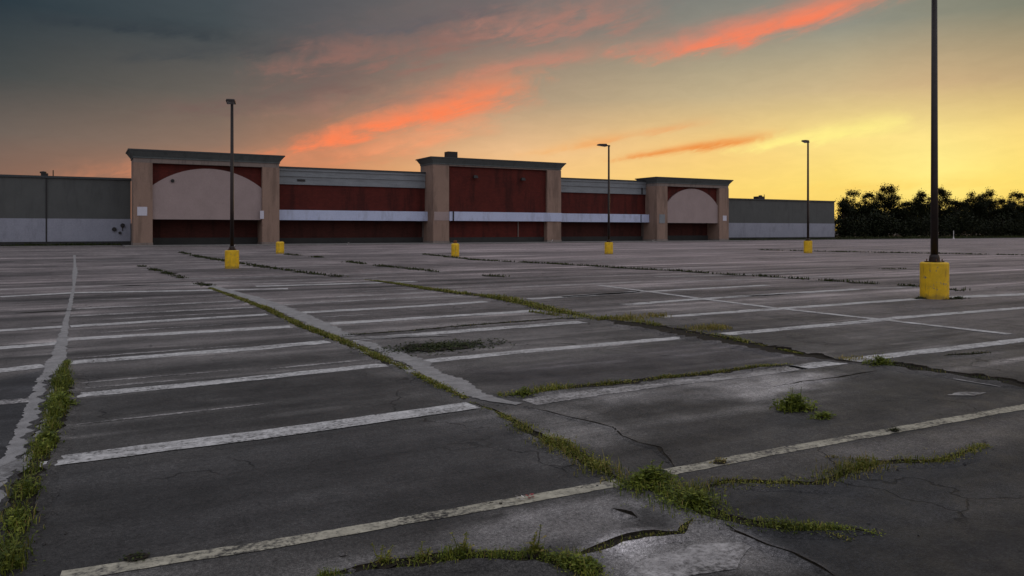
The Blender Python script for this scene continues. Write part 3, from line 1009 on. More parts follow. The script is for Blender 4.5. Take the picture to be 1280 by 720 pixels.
for px, h, lab, sd in (((669, 694), .13, 'tall thin weed stalk on the bottom crack, right of centre', 51), ((577, 694), .11, 'leafy weed stalk on the bottom crack', 52), ((482, 707), .10, 'weed stalk at the left part of the bottom crack', 53), ((530, 704), .09, 'stubby weed stalk left of the leafy one on the bottom crack', 54)):
    clump_obj('weed_stalk', px, .08, h * .8, 75, lab, 'weed', 'grass', .35, .004, sd, .8, 3)

# grit and flakes broken from the lips of the cracks
def debris(paths, n, label, seed):
    r = random.Random(seed)
    mb = MB()
    for px, spread in paths:
        P = densify(gpath(px), .05)
        for i in range(int(n * len(P) / 40)):
            p = r.choice(P)
            s = r.uniform(.004, .016) * (1 if r.random() < .92 else 1.8)
            c = Vector((p.x + r.gauss(0, spread), p.y + r.gauss(0, spread), s * .3))
            vs = []
            for q in range(5):
                a = 2 * math.pi * q / 5 + r.uniform(-.4, .4)
                vs.append(c + Vector((math.cos(a) * s * r.uniform(.6, 1.2), math.sin(a) * s * r.uniform(.6, 1.2), 0)))
            top = c + Vector((r.uniform(-.3, .3) * s, r.uniform(-.3, .3) * s, s * r.uniform(.4, .9)))
            mb.add(vs + [top], [(0, 1, 5), (1, 2, 5), (2, 3, 5), (3, 4, 5), (4, 0, 5)])
    return tag(mb.build('gravel', M['edge']), label, 'gravel', None, 'stuff')


debris([(PD, .12), (PD2, .10), (PB3, .14), (PB2, .14), (PC, .12), (K1, .05), (K2, .06), (K3, .06), (PA, .14)], 26, 'grit crumbled from the edges of the near cracks', 5)

# scraps lying on the cream line
for i, (u, v, mt, lab) in enumerate(((651, 626, 'litter', 'pale scrap of litter on the cream line'), (662, 624, 'litter_red', 'small red scrap on the cream line'), (615, 633, 'soil', 'dark leaf scrap on the cream line'))):
    x, y = G(u, v)
    mb = MB()
    r = random.Random(i)
    for q in range(5):
        leaf(mb, x + r.gauss(0, .02), y + r.gauss(0, .012), .012 + .004 * q, .035, r, 0, .6)
    tag(mb.build('litter', M[mt], None, (x, y, 0)), lab, 'litter')

# ----------------------------------------------------------------- light poles
def pole_base(mb_c, r, h):
    mb_c.lathe([(r, -.02), (r, h - .035), (r - .012, h - .012), (r - .035, h)], 40, mi=0)


def light_pole(u, v, base_h, base_r, pole_h, head, label, head_len=.7):
    x, y = G(u, v)
    t = thing('light_pole', (x, y, 0), label, 'light pole', 'yellow based light poles')
    mb = MB()
    pole_base(mb, base_r, base_h)
    mb.build('concrete_base', M['yellow'], t, smooth=False)
    mb = MB()
    mb.box(-.17, .17, -.17, .17, base_h, base_h + .03)
    mb.lathe([(.135, base_h + .03), (.125, base_h + .14), (.10, base_h + .2)], 16)
    mb.build('base_plate', M['pole'], t)
    for q in range(4):
        mb = MB()
        bx, by = (.13 if q % 2 else -.13), (.13 if q > 1 else -.13)
        mb.lathe([(.014, base_h + .03), (.014, base_h + .085)], 8, (bx, by))
        mb.build('anchor_bolt', M['rust'], t)
    mb = MB()
    mb.lathe([(.092, base_h + .2), (.086, base_h + 2), (.066, pole_h)], 20)
    mb.build('pole', M['pole'], t, smooth=True)
    if head is not None:
        ca, sa = math.cos(head), math.sin(head)
        mb = MB()

        def tr(a, b, z):
            return (a * ca - b * sa, a * sa + b * ca, z)
        L = head_len
        z0 = pole_h - .06
        # short arm then a shoebox head whose lid tapers to the front
        vs = [tr(a, b, z) for a, b, z in ((-.1, -.04, z0 - .04), (.22, -.04, z0 + .0), (.22, .04, z0 + .0), (-.1, .04, z0 - .04), (-.1, -.04, z0 + .05), (.22, -.04, z0 + .08), (.22, .04, z0 + .08), (-.1, .04, z0 + .05))]
        mb.add(vs, [(0, 3, 2, 1), (4, 5, 6, 7), (0, 1, 5, 4), (1, 2, 6, 5), (2, 3, 7, 6), (3, 0, 4, 7)])
        mb.build('arm', M['pole'], t)
        mb = MB()
        w = .21
        vs = [tr(a, b, z) for a, b, z in ((.2, -w, z0 - .06), (.2 + L, -w, z0 + .02), (.2 + L, w, z0 + .02), (.2, w, z0 - .06), (.24, -w * .85, z0 + .15), (.2 + L * .92, -w * .85, z0 + .12), (.2 + L * .92, w * .85, z0 + .12), (.24, w * .85, z0 + .15))]
        mb.add(vs, [(0, 3, 2, 1), (4, 5, 6, 7), (0, 1, 5, 4), (1, 2, 6, 5), (2, 3, 7, 6), (3, 0, 4, 7)])
        h = mb.build('lamp_head', M['pole'], t)
        bevel(h, .03)
        mb = MB()
        vs = [tr(a, b, z) for a, b, z in ((.28, -w * .75, z0 - .064), (.12 + L, -w * .75, z0 + .0), (.12 + L, w * .75, z0 + .0), (.28, w * .75, z0 - .064), (.28, -w * .75, z0 - .02), (.12 + L, -w * .75, z0 + .03), (.12 + L, w * .75, z0 + .03), (.28, w * .75, z0 - .02))]
        mb.add(vs, [(0, 3, 2, 1), (4, 5, 6, 7), (0, 1, 5, 4), (1, 2, 6, 5), (2, 3, 7, 6), (3, 0, 4, 7)])
        mb.build('lamp_lens', M['lens'], h)
    return t


light_pole(1168, 373, .96, .345, 9.0, math.pi * .9, 'tall light pole on the large yellow base, nearest of the poles', .75)
light_pole(290, 335.5, .86, .32, 7.85, D2R(-105), 'light pole on a yellow base in front of the arched left tower', .6)
light_pole(761, 317.5, .90, .32, 8.3, D2R(170), 'slender light pole on a yellow base right of the centre tower', .75)
light_pole(1010, 316.5, .98, .32, 8.8, D2R(200), 'slender light pole on a yellow base before the right wing', .75)


def bare_base(u, v, h, r, label, stub):
    x, y = G(u, v)
    t = thing('pole_base', (x, y, 0), label, 'pole base', 'yellow bases without poles')
    mb = MB()
    mb.lathe([(r, -.02), (r, h - .09), (r - .03, h - .03), (r - .1, h)], 32)
    mb.build('concrete_base', M['yellow'], t)
    if stub:
        mb = MB()
        mb.lathe([(.12, h), (.12, h + .16), (.09, h + .2)], 14)
        mb.build('rusty_stub', M['rust'], t)
    else:
        for q in range(4):
            mb = MB()
            mb.lathe([(.014, h - .005), (.014, h + .07)], 8, ((.13 if q % 2 else -.13), (.13 if q > 1 else -.13)))
            mb.build('anchor_bolt', M['rust'], t)


bare_base(350, 317, .93, .31, 'yellow concrete base without a pole beside the left tower pillar', False)
bare_base(569, 321, .92, .27, 'yellow concrete base with a rusty stub in front of the centre tower', True)

# weeds round the foot of the nearest base
clump_obj('weed_clump', (1150, 373.5), .35, .05, 90, 'dark weeds at the left foot of the large yellow base', 'weed', 'weed_dark', .5, .02, 61, .4)
clump_obj('weed_clump', (1196, 373.5), .55, .05, 120, 'dark weeds at the right foot of the large yellow base', 'weed', 'weed_dark', .5, .02, 62, .3)

# ----------------------------------------------------------------- the store
YF = 95.0      # front of the towers
YW = 97.8      # storefront wall between them
YS = 100.0     # side wings
YB = 150.0
BX = fx(300, YF)
store = thing('store_building', (BX, YF, 0), 'long vacant red and tan big box store with three cornice towers', 'building')
BO = (BX, YF, 0)


TONED = {'asphalt_broken_edge', 'white_paint_worn', 'white_paint_faded', 'cream_paint_worn', 'pale_worn_surface'}


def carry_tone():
    """give the sheets and crack lips the same recorded wear and painted sheen as the ground they lie on"""
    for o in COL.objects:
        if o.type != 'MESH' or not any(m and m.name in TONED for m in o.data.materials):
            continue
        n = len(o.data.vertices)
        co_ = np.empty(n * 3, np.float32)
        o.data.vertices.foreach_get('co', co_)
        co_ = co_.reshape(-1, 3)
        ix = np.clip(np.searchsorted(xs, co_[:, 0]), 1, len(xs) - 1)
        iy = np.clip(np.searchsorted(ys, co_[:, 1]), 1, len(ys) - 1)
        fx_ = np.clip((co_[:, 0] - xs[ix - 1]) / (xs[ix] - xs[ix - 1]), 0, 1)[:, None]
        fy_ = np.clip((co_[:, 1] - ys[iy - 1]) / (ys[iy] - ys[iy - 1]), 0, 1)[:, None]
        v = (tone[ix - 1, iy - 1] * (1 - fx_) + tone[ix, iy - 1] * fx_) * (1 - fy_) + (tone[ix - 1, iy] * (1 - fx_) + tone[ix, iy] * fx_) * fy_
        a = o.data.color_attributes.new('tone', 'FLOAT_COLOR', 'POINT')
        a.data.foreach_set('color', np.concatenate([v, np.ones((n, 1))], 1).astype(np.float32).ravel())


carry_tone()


def part(mb, name, mats, parent=store, label=None):
    o = mb.build(name, mats, parent, BO if parent is store or True else (0, 0, 0))
    if label:
        o['label'] = label
    return o


def sub(mb, name, mats, parent, label=None):
    return part(mb, name, mats, parent, label)


def tower(uL0, uL1, uR0, uR1, ht, open_top, label, arch=None, ylow=97.2):
    x0, x1, x2, x3 = fx(uL0, YF), fx(uL1, YF), fx(uR0, YF), fx(uR1, YF)
    wall_top = ht - .95
    mb = MB()                                    # main block behind the front frame
    yb = YF + 4.4
    mb.box(x0, x3, YF + 3.2, yb, 0, wall_top)
    mb.box(x0, x3, YF, YF + 3.2, open_top, wall_top)
    t = part(mb, 'entrance_tower', M['taupe'], store, label)
    for a, b in ((x0, x1), (x2, x3)):
        mb = MB()
        mb.box(a - .015, b + .015, YF - .06, YF + 3.19, -.02, open_top - .003)
        sub(mb, 'pillar', M['tan'], t)
        mb = MB()
        mb.box(a - .06, b + .06, YF - .12, YF + 3.1, -.02, .42)
        sub(mb, 'pillar_foot', M['wing_base'] if False else M['taupe'], t)
    mb = MB()
    e = .52
    mb.box(x0 - .08, x3 + .08, YF - .1, yb, wall_top, wall_top + .16)
    mb.frustum((x0 - .05, x3 + .05, YF - .08, yb), wall_top + .16, (x0 - e, x3 + e, YF - e, yb + .2), ht - .16, 0)
    mb.box(x0 - e - .06, x3 + e + .06, YF - e - .06, yb + .4, ht - .16, ht, 1)
    sub(mb, 'cornice', [M['cornice'], M['darkcap']], t)
    if arch:
        apex, spring_l, zb = arch
        mb = MB()
        mb.box(x1 + .016, x2 - .016, YF + .62, YF + 1.55, zb, open_top - .003)
        sub(mb, 'brick_spandrel', M['brick'], t)
        # segmental arch panel
        w = (x2 - x1) / 2 - .02
        xc = (x1 + x2) / 2
        rise = apex - spring_l
        rad = (w * w + rise * rise) / (2 * rise)
        zc = apex - rad
        ang = math.asin(min(1.0, w / rad))
        poly = [(xc - w, zb - .02)]
        for i in range(41):
            a = -ang + 2 * ang * i / 40
            poly.append((xc + rad * math.sin(a), zc + rad * math.cos(a)))
        poly.append((xc + w, zb - .02))
        mb = MB()
        mb.prism_xz(poly[::-1], YF + .30, YF + .60)
        sub(mb, 'arch_panel', M['cream'], t)
        mb = MB()
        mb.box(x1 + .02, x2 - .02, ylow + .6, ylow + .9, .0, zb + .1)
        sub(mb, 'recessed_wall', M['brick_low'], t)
        mb = MB()
        mb.box(x1 + .02, x2 - .02, ylow + .4, ylow + .598, 0, .95)
        sub(mb, 'base_course', M['wing_base'], t)
    else:
        mb = MB()
        mb.box(x1 + .016, x2 - .016, YF + .35, YF + 1.55, 3.2, open_top - .003)
        sub(mb, 'brick_face', M['brick'], t)
        mb = MB()
        mb.box(x1 + .016, x2 - .016, YF + .9, YF + 1.5, .85, 3.2)
        sub(mb, 'recessed_wall', M['brick'], t)
        mb = MB()
        mb.box(x1 + .016, x2 - .016, YF + .8, YF + 1.5, 0, .85)
        sub(mb, 'base_course', M['wing_base'], t)
    return t, (x0, x1, x2, x3)


t1, xa = tower(167, 190.5, 328, 349, 10.80, 9.35, 'left arched tower', (8.95, 6.85, 3.07))
t2, xb = tower(541.5, 561, 684, 701, 11.62, 10.50, 'tallest tower, with a plain brick face')
t3, xc_ = tower(821, 834, 899, 910.5, 10.22, 8.82, 'right arched tower', (8.58, 5.85, 3.02))


def pipe_box(x, y0, z0, z1, w=.12):
    mb = MB()
    mb.box(x - w / 2, x + w / 2, y0 - .1, y0 + .02, z0, z1)
    return mb


# storefront walls between the towers
def storefront(x0, x1, label):
    mb = MB()
    mb.box(x0, x1, YW, YW + .4, 4.0, 9.45)
    mb.box(x0, x1, YW + .4, YB - 25, 8.2, 8.6)
    w = part(mb, 'storefront_wall', M['brick'], store, label)
    mb = MB()                                      # ribbed metal fascia
    for z0, z1, d in ((7.55, 8.05, .20), (8.05, 8.55, .14), (8.55, 8.70, .26), (8.70, 9.25, .18), (9.25, 9.55, .30)):
        mb.box(x0 + .002, x1 - .002, YW - d, YW - .003, z0, z1 - .004)
    sub(mb, 'fascia', M['greypanel'], w)
    mb = MB()
    mb.box(x0 + .002, x1 - .002, YW - .40, YW + .6, 9.55, 9.74)
    sub(mb, 'roof_coping', M['darkcap'], w)
    mb = MB()
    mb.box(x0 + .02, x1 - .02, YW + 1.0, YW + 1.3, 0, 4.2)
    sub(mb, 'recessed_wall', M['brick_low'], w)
    mb = MB()
    mb.box(x0 + .02, x1 - .02, YW + .7, YW + .995, 0, .85)
    sub(mb, 'base_course', M['wing_base'], w)
    return w


w1 = storefront(xa[3] + .03, xb[0] - .03, None)
w2 = storefront(xb[3] + .03, xc_[0] - .03, None)
# white canopy band
mb = MB()
mb.box(xa[3] + .05, xb[0] - .03, YW - 1.0, YW - .003, 3.08, 4.34)
b1 = sub(mb, 'canopy_band', M['white_band'], w1)
mb = MB()
mb.box(xb[3] + .03, xc_[0] + .2 - .25, YW - 1.0, YW - .003, 3.08, 4.34)
sub(mb, 'canopy_band', M['white_band'], w2)
mb = MB()
mb.box(xb[1] + .03, xb[3] + .02, YF - .22, YF - .065, 3.10, 4.34)
mb.box(xb[1] + .03, xb[2] - .02, YF - .06, YF + .34, 3.10, 4.34)
sub(mb, 'canopy_band', M['white_band'], t2)
mb = MB()
mb.box(xb[0] + .1, xb[1] + .02, YF - .09, YF - .063, 3.14, 4.30)
sub(mb, 'faded_band', M['cream'], t2)
sub(pipe_box(fx(566.8, YF - .3), YF - .24, 3.08, 4.36, .16), 'downpipe', M['dark'], t2)
sub(pipe_box(fx(651, YF), YF + .82, .85, 3.1, .10), 'conduit', M['taupe'], t2)
sub(pipe_box(fx(801, YW), YW - .3, 7.6, 8.6, .14), 'downpipe', M['dark'], w2)
sub(pipe_box(fx(801, YW - 1), YW - 1.02, 3.1, 4.3, .08), 'downpipe', M['darkcap'], w2)
# vent slot in the left fascia
mb = MB()
xv = fx(376, YW)
mb.box(xv - .5, xv + .5, YW - .26, YW - .1, 7.95, 8.22)
sub(mb, 'louvre_vent', M['dark'], w1)


def plate(u0, u1, v0, v1, Yp, mat, parent, name, thick=.05):
    z = lambda u, v: EYE + (HOR - v) * (Yp * math.tan(th(u)) * math.sin(YAW) + Yp * math.cos(YAW)) / F
    um = (u0 + u1) / 2
    mb = MB()
    mb.box(fx(u0, Yp), fx(u1, Yp), Yp - thick, Yp + .02, z(um, v1), z(um, v0))
    return sub(mb, name, mat, parent)


plate(171.5, 184, 258.5, 269.5, YF - .06, M['sign'], t1, 'notice_board')
plate(325.0, 329.8, 263.5, 273.5, YF - .07, M['sign'], t1, 'notice_board')
plate(903.5, 908, 269.5, 276, YF - .06, M['sign'], t3, 'notice_board')
plate(824, 831, 268, 279, YF - .06, M['greypanel'], t3, 'notice_board')


def disc(u, v, Yp, r, parent, name, mat, tail=0):
    z = EYE + (HOR - v) * (Yp * math.tan(th(u)) * math.sin(YAW) + Yp * math.cos(YAW)) / F
    x = fx(u, Yp)
    mb = MB()
    poly = [(x + r * math.cos(2 * math.pi * i / 18), z + r * math.sin(2 * math.pi * i / 18)) for i in range(18)]
    mb.prism_xz(poly[::-1], Yp - .16, Yp + .02)
    mb.prism_xz([(x + .6 * (a - x), z + .6 * (b - z)) for a, b in poly][::-1], Yp - .22, Yp - .158)
    if tail:
        mb.box(x - .05, x + .05, Yp - .06, Yp + .01, z - tail, z - r * .8)
    return sub(mb, name, mat, parent)


disc(215.6, 226, YF + .30, .19, t1, 'round_lamp', M['dark'])


# floodlights and their grime on the centre tower
def floodlight(u, v):
    Yp = YF + .35
    z = EYE + (HOR - v) * (Yp * math.tan(th(u)) * math.sin(YAW) + Yp * math.cos(YAW)) / F
    x = fx(u, Yp)
    mb = MB()
    mb.box(x - .05, x + .05, Yp - .25, Yp + .01, z - .05, z + .05)
    mb.frustum((x - .35, x + .35, Yp - .62, Yp - .25), z - .2, (x - .25, x + .25, Yp - .5, Yp - .3), z + .18)
    sub(mb, 'floodlight', M['dark'], t2)


floodlight(592.7, 221)
floodlight(652, 224)

# wings
def wing(x0, x1, top, label, joints=()):
    mb = MB()
    mb.box(x0, x1, YS, YB, 0, top)
    w = part(mb, 'side_wing', M['wing'], store, label)
    mb = MB()
    mb.box(x0 - .02, x1 + .02, YS - .04, YS - .003, .55, 3.12)
    sub(mb, 'white_dado', M['wing_white'], w)
    mb = MB()
    mb.box(x0 - .02, x1 + .03, YS - .10, YS - .003, 0, .54)
    sub(mb, 'base_course', M['wing_base'], w)
    mb = MB()
    mb.box(x0 - .1, x1 + .1, YS - .16, YB + .1, top + .003, top + .24)
    sub(mb, 'roof_coping', M['darkcap'], w)
    for u in joints:
        mb = MB()
        x = fx(u, YS)
        mb.box(x - .07, x + .07, YS - .10, YS - .041, .5, top - .02)
        sub(mb, 'downpipe', M['dark'], w)
    return w


lw = wing(-60, xa[0] - .02, 7.62, 'left grey wing', (58, -60))
rw = wing(xc_[3] + .02, fx(1043, YS), 7.25, 'right grey wing', ())
disc(142.8, 286.6, YS - .04, .24, lw, 'utility_meter', M['dark'])
disc(153.2, 281.8, YS - .04, .24, lw, 'utility_meter', M['dark'], .62)
disc(149.8, 291, YS - .04, .15, lw, 'utility_meter', M['dark'])
mb = MB()
x = fx(163.6, YS)
mb.box(x - .04, x + .04, YS - .1, YS - .041, .5, 2.6)
sub(mb, 'conduit', M['dark'], lw)

# roof plant
def roof_unit(u0, u1, v_top, Yp, ztop_parent, parent, name, knobs=0):
    z = EYE + (HOR - v_top) * (Yp * math.tan(th((u0 + u1) / 2)) * math.sin(YAW) + Yp * math.cos(YAW)) / F
    x0, x1 = fx(u0, Yp), fx(u1, Yp)
    mb = MB()
    mb.box(x0, x1, Yp, Yp + 1.2, ztop_parent - .05, z)
    if knobs:
        mb.lathe([(.2, ztop_parent), (.2, z + .0), (.34, z + .03), (.34, z + .2), (.1, z + .26)], 12, (x1 - .5, Yp + .6))
        mb.lathe([(.06, ztop_parent), (.06, z + .42)], 8, (x1 + .5, Yp + .6))
        mb.box(x1 - .1, x1 + .6, Yp + .5, Yp + .7, ztop_parent - .02, ztop_parent + .3)
    return sub(mb, name, M['dark'], parent)


roof_unit(560, 572, 189.5, YF + 2, 11.6, t2, 'roof_vent')
roof_unit(51, 60, 216.5, YS + 4, 7.8, lw, 'roof_vent', 1)
roof_unit(948, 956, 245.5, YS + 3, 7.4, rw, 'roof_vent', 1)

# pavement in front of the store, kerb, weedy verge
mb = MB()
mb.box(xa[0] - 1, xc_[3] + 2, YF - 2.4, YF + 3.2, -.05, .14)
bevel(struct(mb.build('sidewalk', M['kerb']), 'raised concrete sidewalk along the store front', 'sidewalk'), .03)
mb = MB()
mb.box(-62, xa[0] - 1.05, YS - 2.4, YS - 2.2, -.05, .13)
struct(mb.build('kerb', M['kerb']), 'kerb along the left wing', 'kerb')
mb = MB()
ribbon(mb, [(-62, YS - 1.1), (xa[0] - 1.0, YS - 1.1)], 2.1, .06, .02, 2.0)
struct(mb.build('verge', M['soil']), 'dark planting strip at the foot of the left wing', 'verge')
mb = MB()
ribbon(mb, [(xc_[3] + 2.05, YS - 1.6), (fx(1043, YS) + 2, YS - 1.6)], 3.0, .06, .02, 2.0)
struct(mb.build('verge', M['soil']), 'dark planting strip at the foot of the right wing', 'verge')
mb = MB()
mb.box(xc_[3] + 2.05, 420, YS - 3.4, YS - 3.1, -.05, .13)
struct(mb.build('kerb', M['kerb']), 'kerb along the right wing and the trees', 'kerb')
mb = MB()
ribbon(mb, [(fx(1043, YS) + 2.1, 140), (420, 140)], 86.0, .05, .0, 4.0)
struct(mb.build('verge', M['soil']), 'dark earth under the trees', 'verge')


def far_grass(x0, x1, y0, y1, n, h, label, seed):
    r = random.Random(seed)
    mb = MB()
    for i in range(n):
        x, y = r.uniform(x0, x1), r.uniform(y0, y1)
        hh = h * r.uniform(.4, 1.2) * (1 + .8 * mnoise.noise(Vector((x * .3, y * .3, seed))))
        for q in range(4):
            blade(mb, x + r.gauss(0, .1), y + r.gauss(0, .1), max(.08, hh), .07, r, None, 0, .05)
    return tag(mb.build('grass', M['weed_dark']), label, 'grass', None, 'stuff')


far_grass(-60, xa[0] - 1.2, YS - 2.1, YS - .2, 1500, .35, 'dark weeds at the foot of the left wing', 3)
far_grass(xc_[3] + 2.3, fx(1043, YS) + 4, YS - 3.0, YS - .3, 900, .3, 'dark weeds at the foot of the right wing', 4)
far_grass(fx(1043, YS), 260, YS - 3, YS + 8, 3800, .55, 'dark grass at the foot of the trees', 6)
for i, (u, v, lab) in enumerate(((689, 304, 'white litter by the foot of the centre tower'), (818, 302, 'white litter by the foot of the right tower'), (292, 311, 'pale scrap of litter behind the left lamp'), (434, 304.5, 'pale scrap of litter below the left storefront'))):
    x, y = G(u, v)
    if y > YF - 2.5:
        x, y = x * (YF - 2.8) / y, YF - 2.8
    mb = MB()
    r = random.Random(90 + i)
    s = .3
    for q in range(6):
        leaf(mb, x + r.gauss(0, .08), y + r.gauss(0, .08), .05 + .05 * q, .32, r, 0, .8)
    tag(mb.build('litter', M['litter'], None, (x, y, 0)), lab, 'litter')

# ----------------------------------------------------------------- trees
def tree(u, v_top, hw_px, Yt, label, seed, dens=1.0, name='tree'):
    r = random.Random(seed)
    x0 = Yt * math.tan(th(u))
    depth = x0 * math.sin(YAW) + Yt * math.cos(YAW)
    H = EYE + (HOR - v_top) * depth / F
    W = hw_px * 1.25 * depth / F
    t = thing(name, (x0, Yt, 0), label, 'tree', 'trees along the edge of the lot')
    mb = MB()
    top = Vector((r.uniform(-.4, .4), r.uniform(-.4, .4), H * .72))
    tr_r = .016 * H + .06
    mb.limb([(0, 0, -.1), (r.uniform(-.15, .15), 0, H * .2), (top.x * .6, top.y * .5, H * .45), top], [tr_r * 1.25, tr_r, tr_r * .7, tr_r * .25], 9)
    clumps = []
    for i in range(int(30 + W * 4.0)):
        a = r.uniform(0, 2 * math.pi)
        z = H * r.uniform(.10, .95)
        k = z / H
        prof = math.sqrt(max(.02, 1 - max(0.0, (k - .42) / .58) ** 2))
        q = W * prof * math.sqrt(r.random()) * .9
        c = Vector((math.cos(a) * q, math.sin(a) * q * .9, z))
        clumps.append((c, r.uniform(.55, 1.25) * (.6 + .07 * H) * (.62 if k > .74 else 1)))
        if i % 2 == 0:
            f = min(.9, max(.15, k * .75))
            st = Vector((top.x * f, top.y * f, H * f * .85))
            mb.limb([st, (st + c) / 2 + Vector((0, 0, -.2)), c], [tr_r * .45, tr_r * .28, tr_r * .1], 5)
    clumps.append((Vector((top.x, top.y, H * .93)), H * .09))
    mb.build('trunk', M['bark'], t, smooth=True)
    mb = MB()
    for c, rad in clumps:
        n = int((260 if c.z < .55 * H else 520) * dens * (rad / 1.2) ** 2)
        for i in range(n):
            d = Vector((r.gauss(0, 1), r.gauss(0, 1), r.gauss(0, .8)))
            d = d.normalized() * rad * (r.random() ** .55)
            p = c + d
            if p.z < .2:
                continue
            s = r.uniform(.17, .38)
            leaf(mb, p.x, p.y, p.z, s, r, 0, 1.2)
        for i in range(int(n * .035)):           # stray sprays that roughen the outline
            d = Vector((r.gauss(0, 1), r.gauss(0, 1), abs(r.gauss(.5, .8)))).normalized() * rad * r.uniform(1.0, 1.45)
            p = c + d
            for q in range(3):
                leaf(mb, p.x + r.gauss(0, .15), p.y + r.gauss(0, .15), p.z + r.gauss(0, .15), r.uniform(.18, .36), r, 0, 1.2)
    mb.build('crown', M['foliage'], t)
    return t


TREES = [(1055, 253, 9, 107, 'small dark tree touching the corner of the right wing'),
         (1066, 239, 15, 112, 'dark tree with a ragged crown, first full one right of the store'),
         (1088, 241, 15, 110, 'rounded dark tree just left of the tallest crown'),
         (1108, 231.5, 16, 113, 'tallest dark tree crown right of the store'),
         (1132, 253, 13, 109, 'low tree filling the dip right of the tallest crown'),
         (1152, 240, 14, 112, 'dark tree just left of the nearest light pole'),
         (1175, 235, 15, 114, 'tall dark tree directly behind the nearest light pole'),
         (1197, 251, 13, 109, 'low dark tree right of the nearest light pole'),
         (1216, 240, 13, 113, 'dark tree left of the spiky crown near the right edge'),
         (1235, 237, 13, 115, 'spiky crowned dark tree near the right edge'),
         (1254, 249, 13, 110, 'lower dark tree between the spiky crown and the frame edge'),
         (1272, 240, 14, 113, 'dark tree at the right edge of the photo'),
         (1296, 238, 15, 112, None), (1325, 241, 16, 111, None), (1355, 236, 16, 114, None)]
for i, (u, vt, hw, yy, lab) in enumerate(TREES):
    tree(u, vt, hw, yy, lab or 'dark tree beyond the right edge', 200 + i, 1.0)
# closed wood behind the first row
mb = MB()
r = random.Random(77)
for i in range(620):
    yy = r.uniform(115, 140)
    x = r.uniform(yy * math.tan(th(1054)), yy * 2.5)
    depth = x * math.sin(YAW) + yy * math.cos(YAW)
    zt = EYE + (HOR - r.uniform(257, 272)) * depth / F
    for q in range(2):
        c = Vector((x + r.gauss(0, 1), yy + r.gauss(0, 1), zt * r.uniform(.15, .9)))
        rad = r.uniform(1.4, 2.4)
        for n in range(70):
            d = Vector((r.gauss(0, 1), r.gauss(0, 1), r.gauss(0, 1))).normalized() * rad * r.random() ** .4
            p = c + d
            if p.z > .1:
                leaf(mb, p.x, p.y, p.z, r.uniform(.4, .8), r, 0, 1.2)
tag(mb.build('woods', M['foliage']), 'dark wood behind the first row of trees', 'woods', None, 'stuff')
# undergrowth that closes the foot of the row
mb = MB()
for i in range(260):
    x = r.uniform(fx(1044, 103), 300)
    yy = r.uniform(103, 108)
    hh = r.uniform(2.2, 6.2)
    rad = r.uniform(.9, 1.6)
    for n in range(120):
        d = Vector((r.gauss(0, 1), r.gauss(0, 1), 0)).normalized() * rad * r.random() ** .5
        leaf(mb, x + d.x, yy + d.y, hh * r.random() ** .8 + .1, r.uniform(.3, .55), r, 0, 1.2)
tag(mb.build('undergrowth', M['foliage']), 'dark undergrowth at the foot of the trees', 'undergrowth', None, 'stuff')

# slim pale posts in front of the trees
for u, v0, v1, lab in ((1192, 283, 298.8, 'slim white post at the edge of the trees'), ):
    x, y = G(u, v1)
    y2 = YS - 4.2
    x = y2 * math.tan(th(u))
    mb = MB()
    mb.lathe([(.06, 0), (.06, 1.5), (.0605, 1.5), (.0605, 1.7), (.03, 1.74)], 10)
    mb.lathe([(.16, 0), (.16, .22), (.08, .3)], 10)
    o = mb.build('marker_post', M['litter'])
    o.location = (x, y2, 0)
    tag(o, lab, 'post')

# ----------------------------------------------------------------- sky
w = bpy.data.worlds.new('World')
sc.world = w
w.use_nodes = True
t = w.node_tree
t.nodes.clear()
k = NT(t)
out = k.node('ShaderNodeOutputWorld')
bg = k.node('ShaderNodeBackground')
t.links.new(bg.outputs[0], out.inputs[0])
tc = k.node('ShaderNodeTexCoord')
sep = k.node('ShaderNodeSeparateXYZ')
k.put(sep.inputs[0], tc.outputs['Generated'])
dx, dy, dz = sep.outputs
az = k.m('MULTIPLY', k.m('ARCTAN2', dx, dy), 57.29578)
el = k.m('MULTIPLY', k.m('ARCSINE', dz), 57.29578)
# slow warp so that the bands of colour are not ruled straight
wn = k.noise(k.combine(k.m('MULTIPLY', az, .035), k.m('MULTIPLY', el, .11), 0.0), 1.0, 5, .55)
elw = k.m('ADD', el, k.m('MULTIPLY', k.m('SUBTRACT', wn, .5), 1.6))
azp = k.m('MULTIPLY_ADD', az, 1 / 360.0, .5)

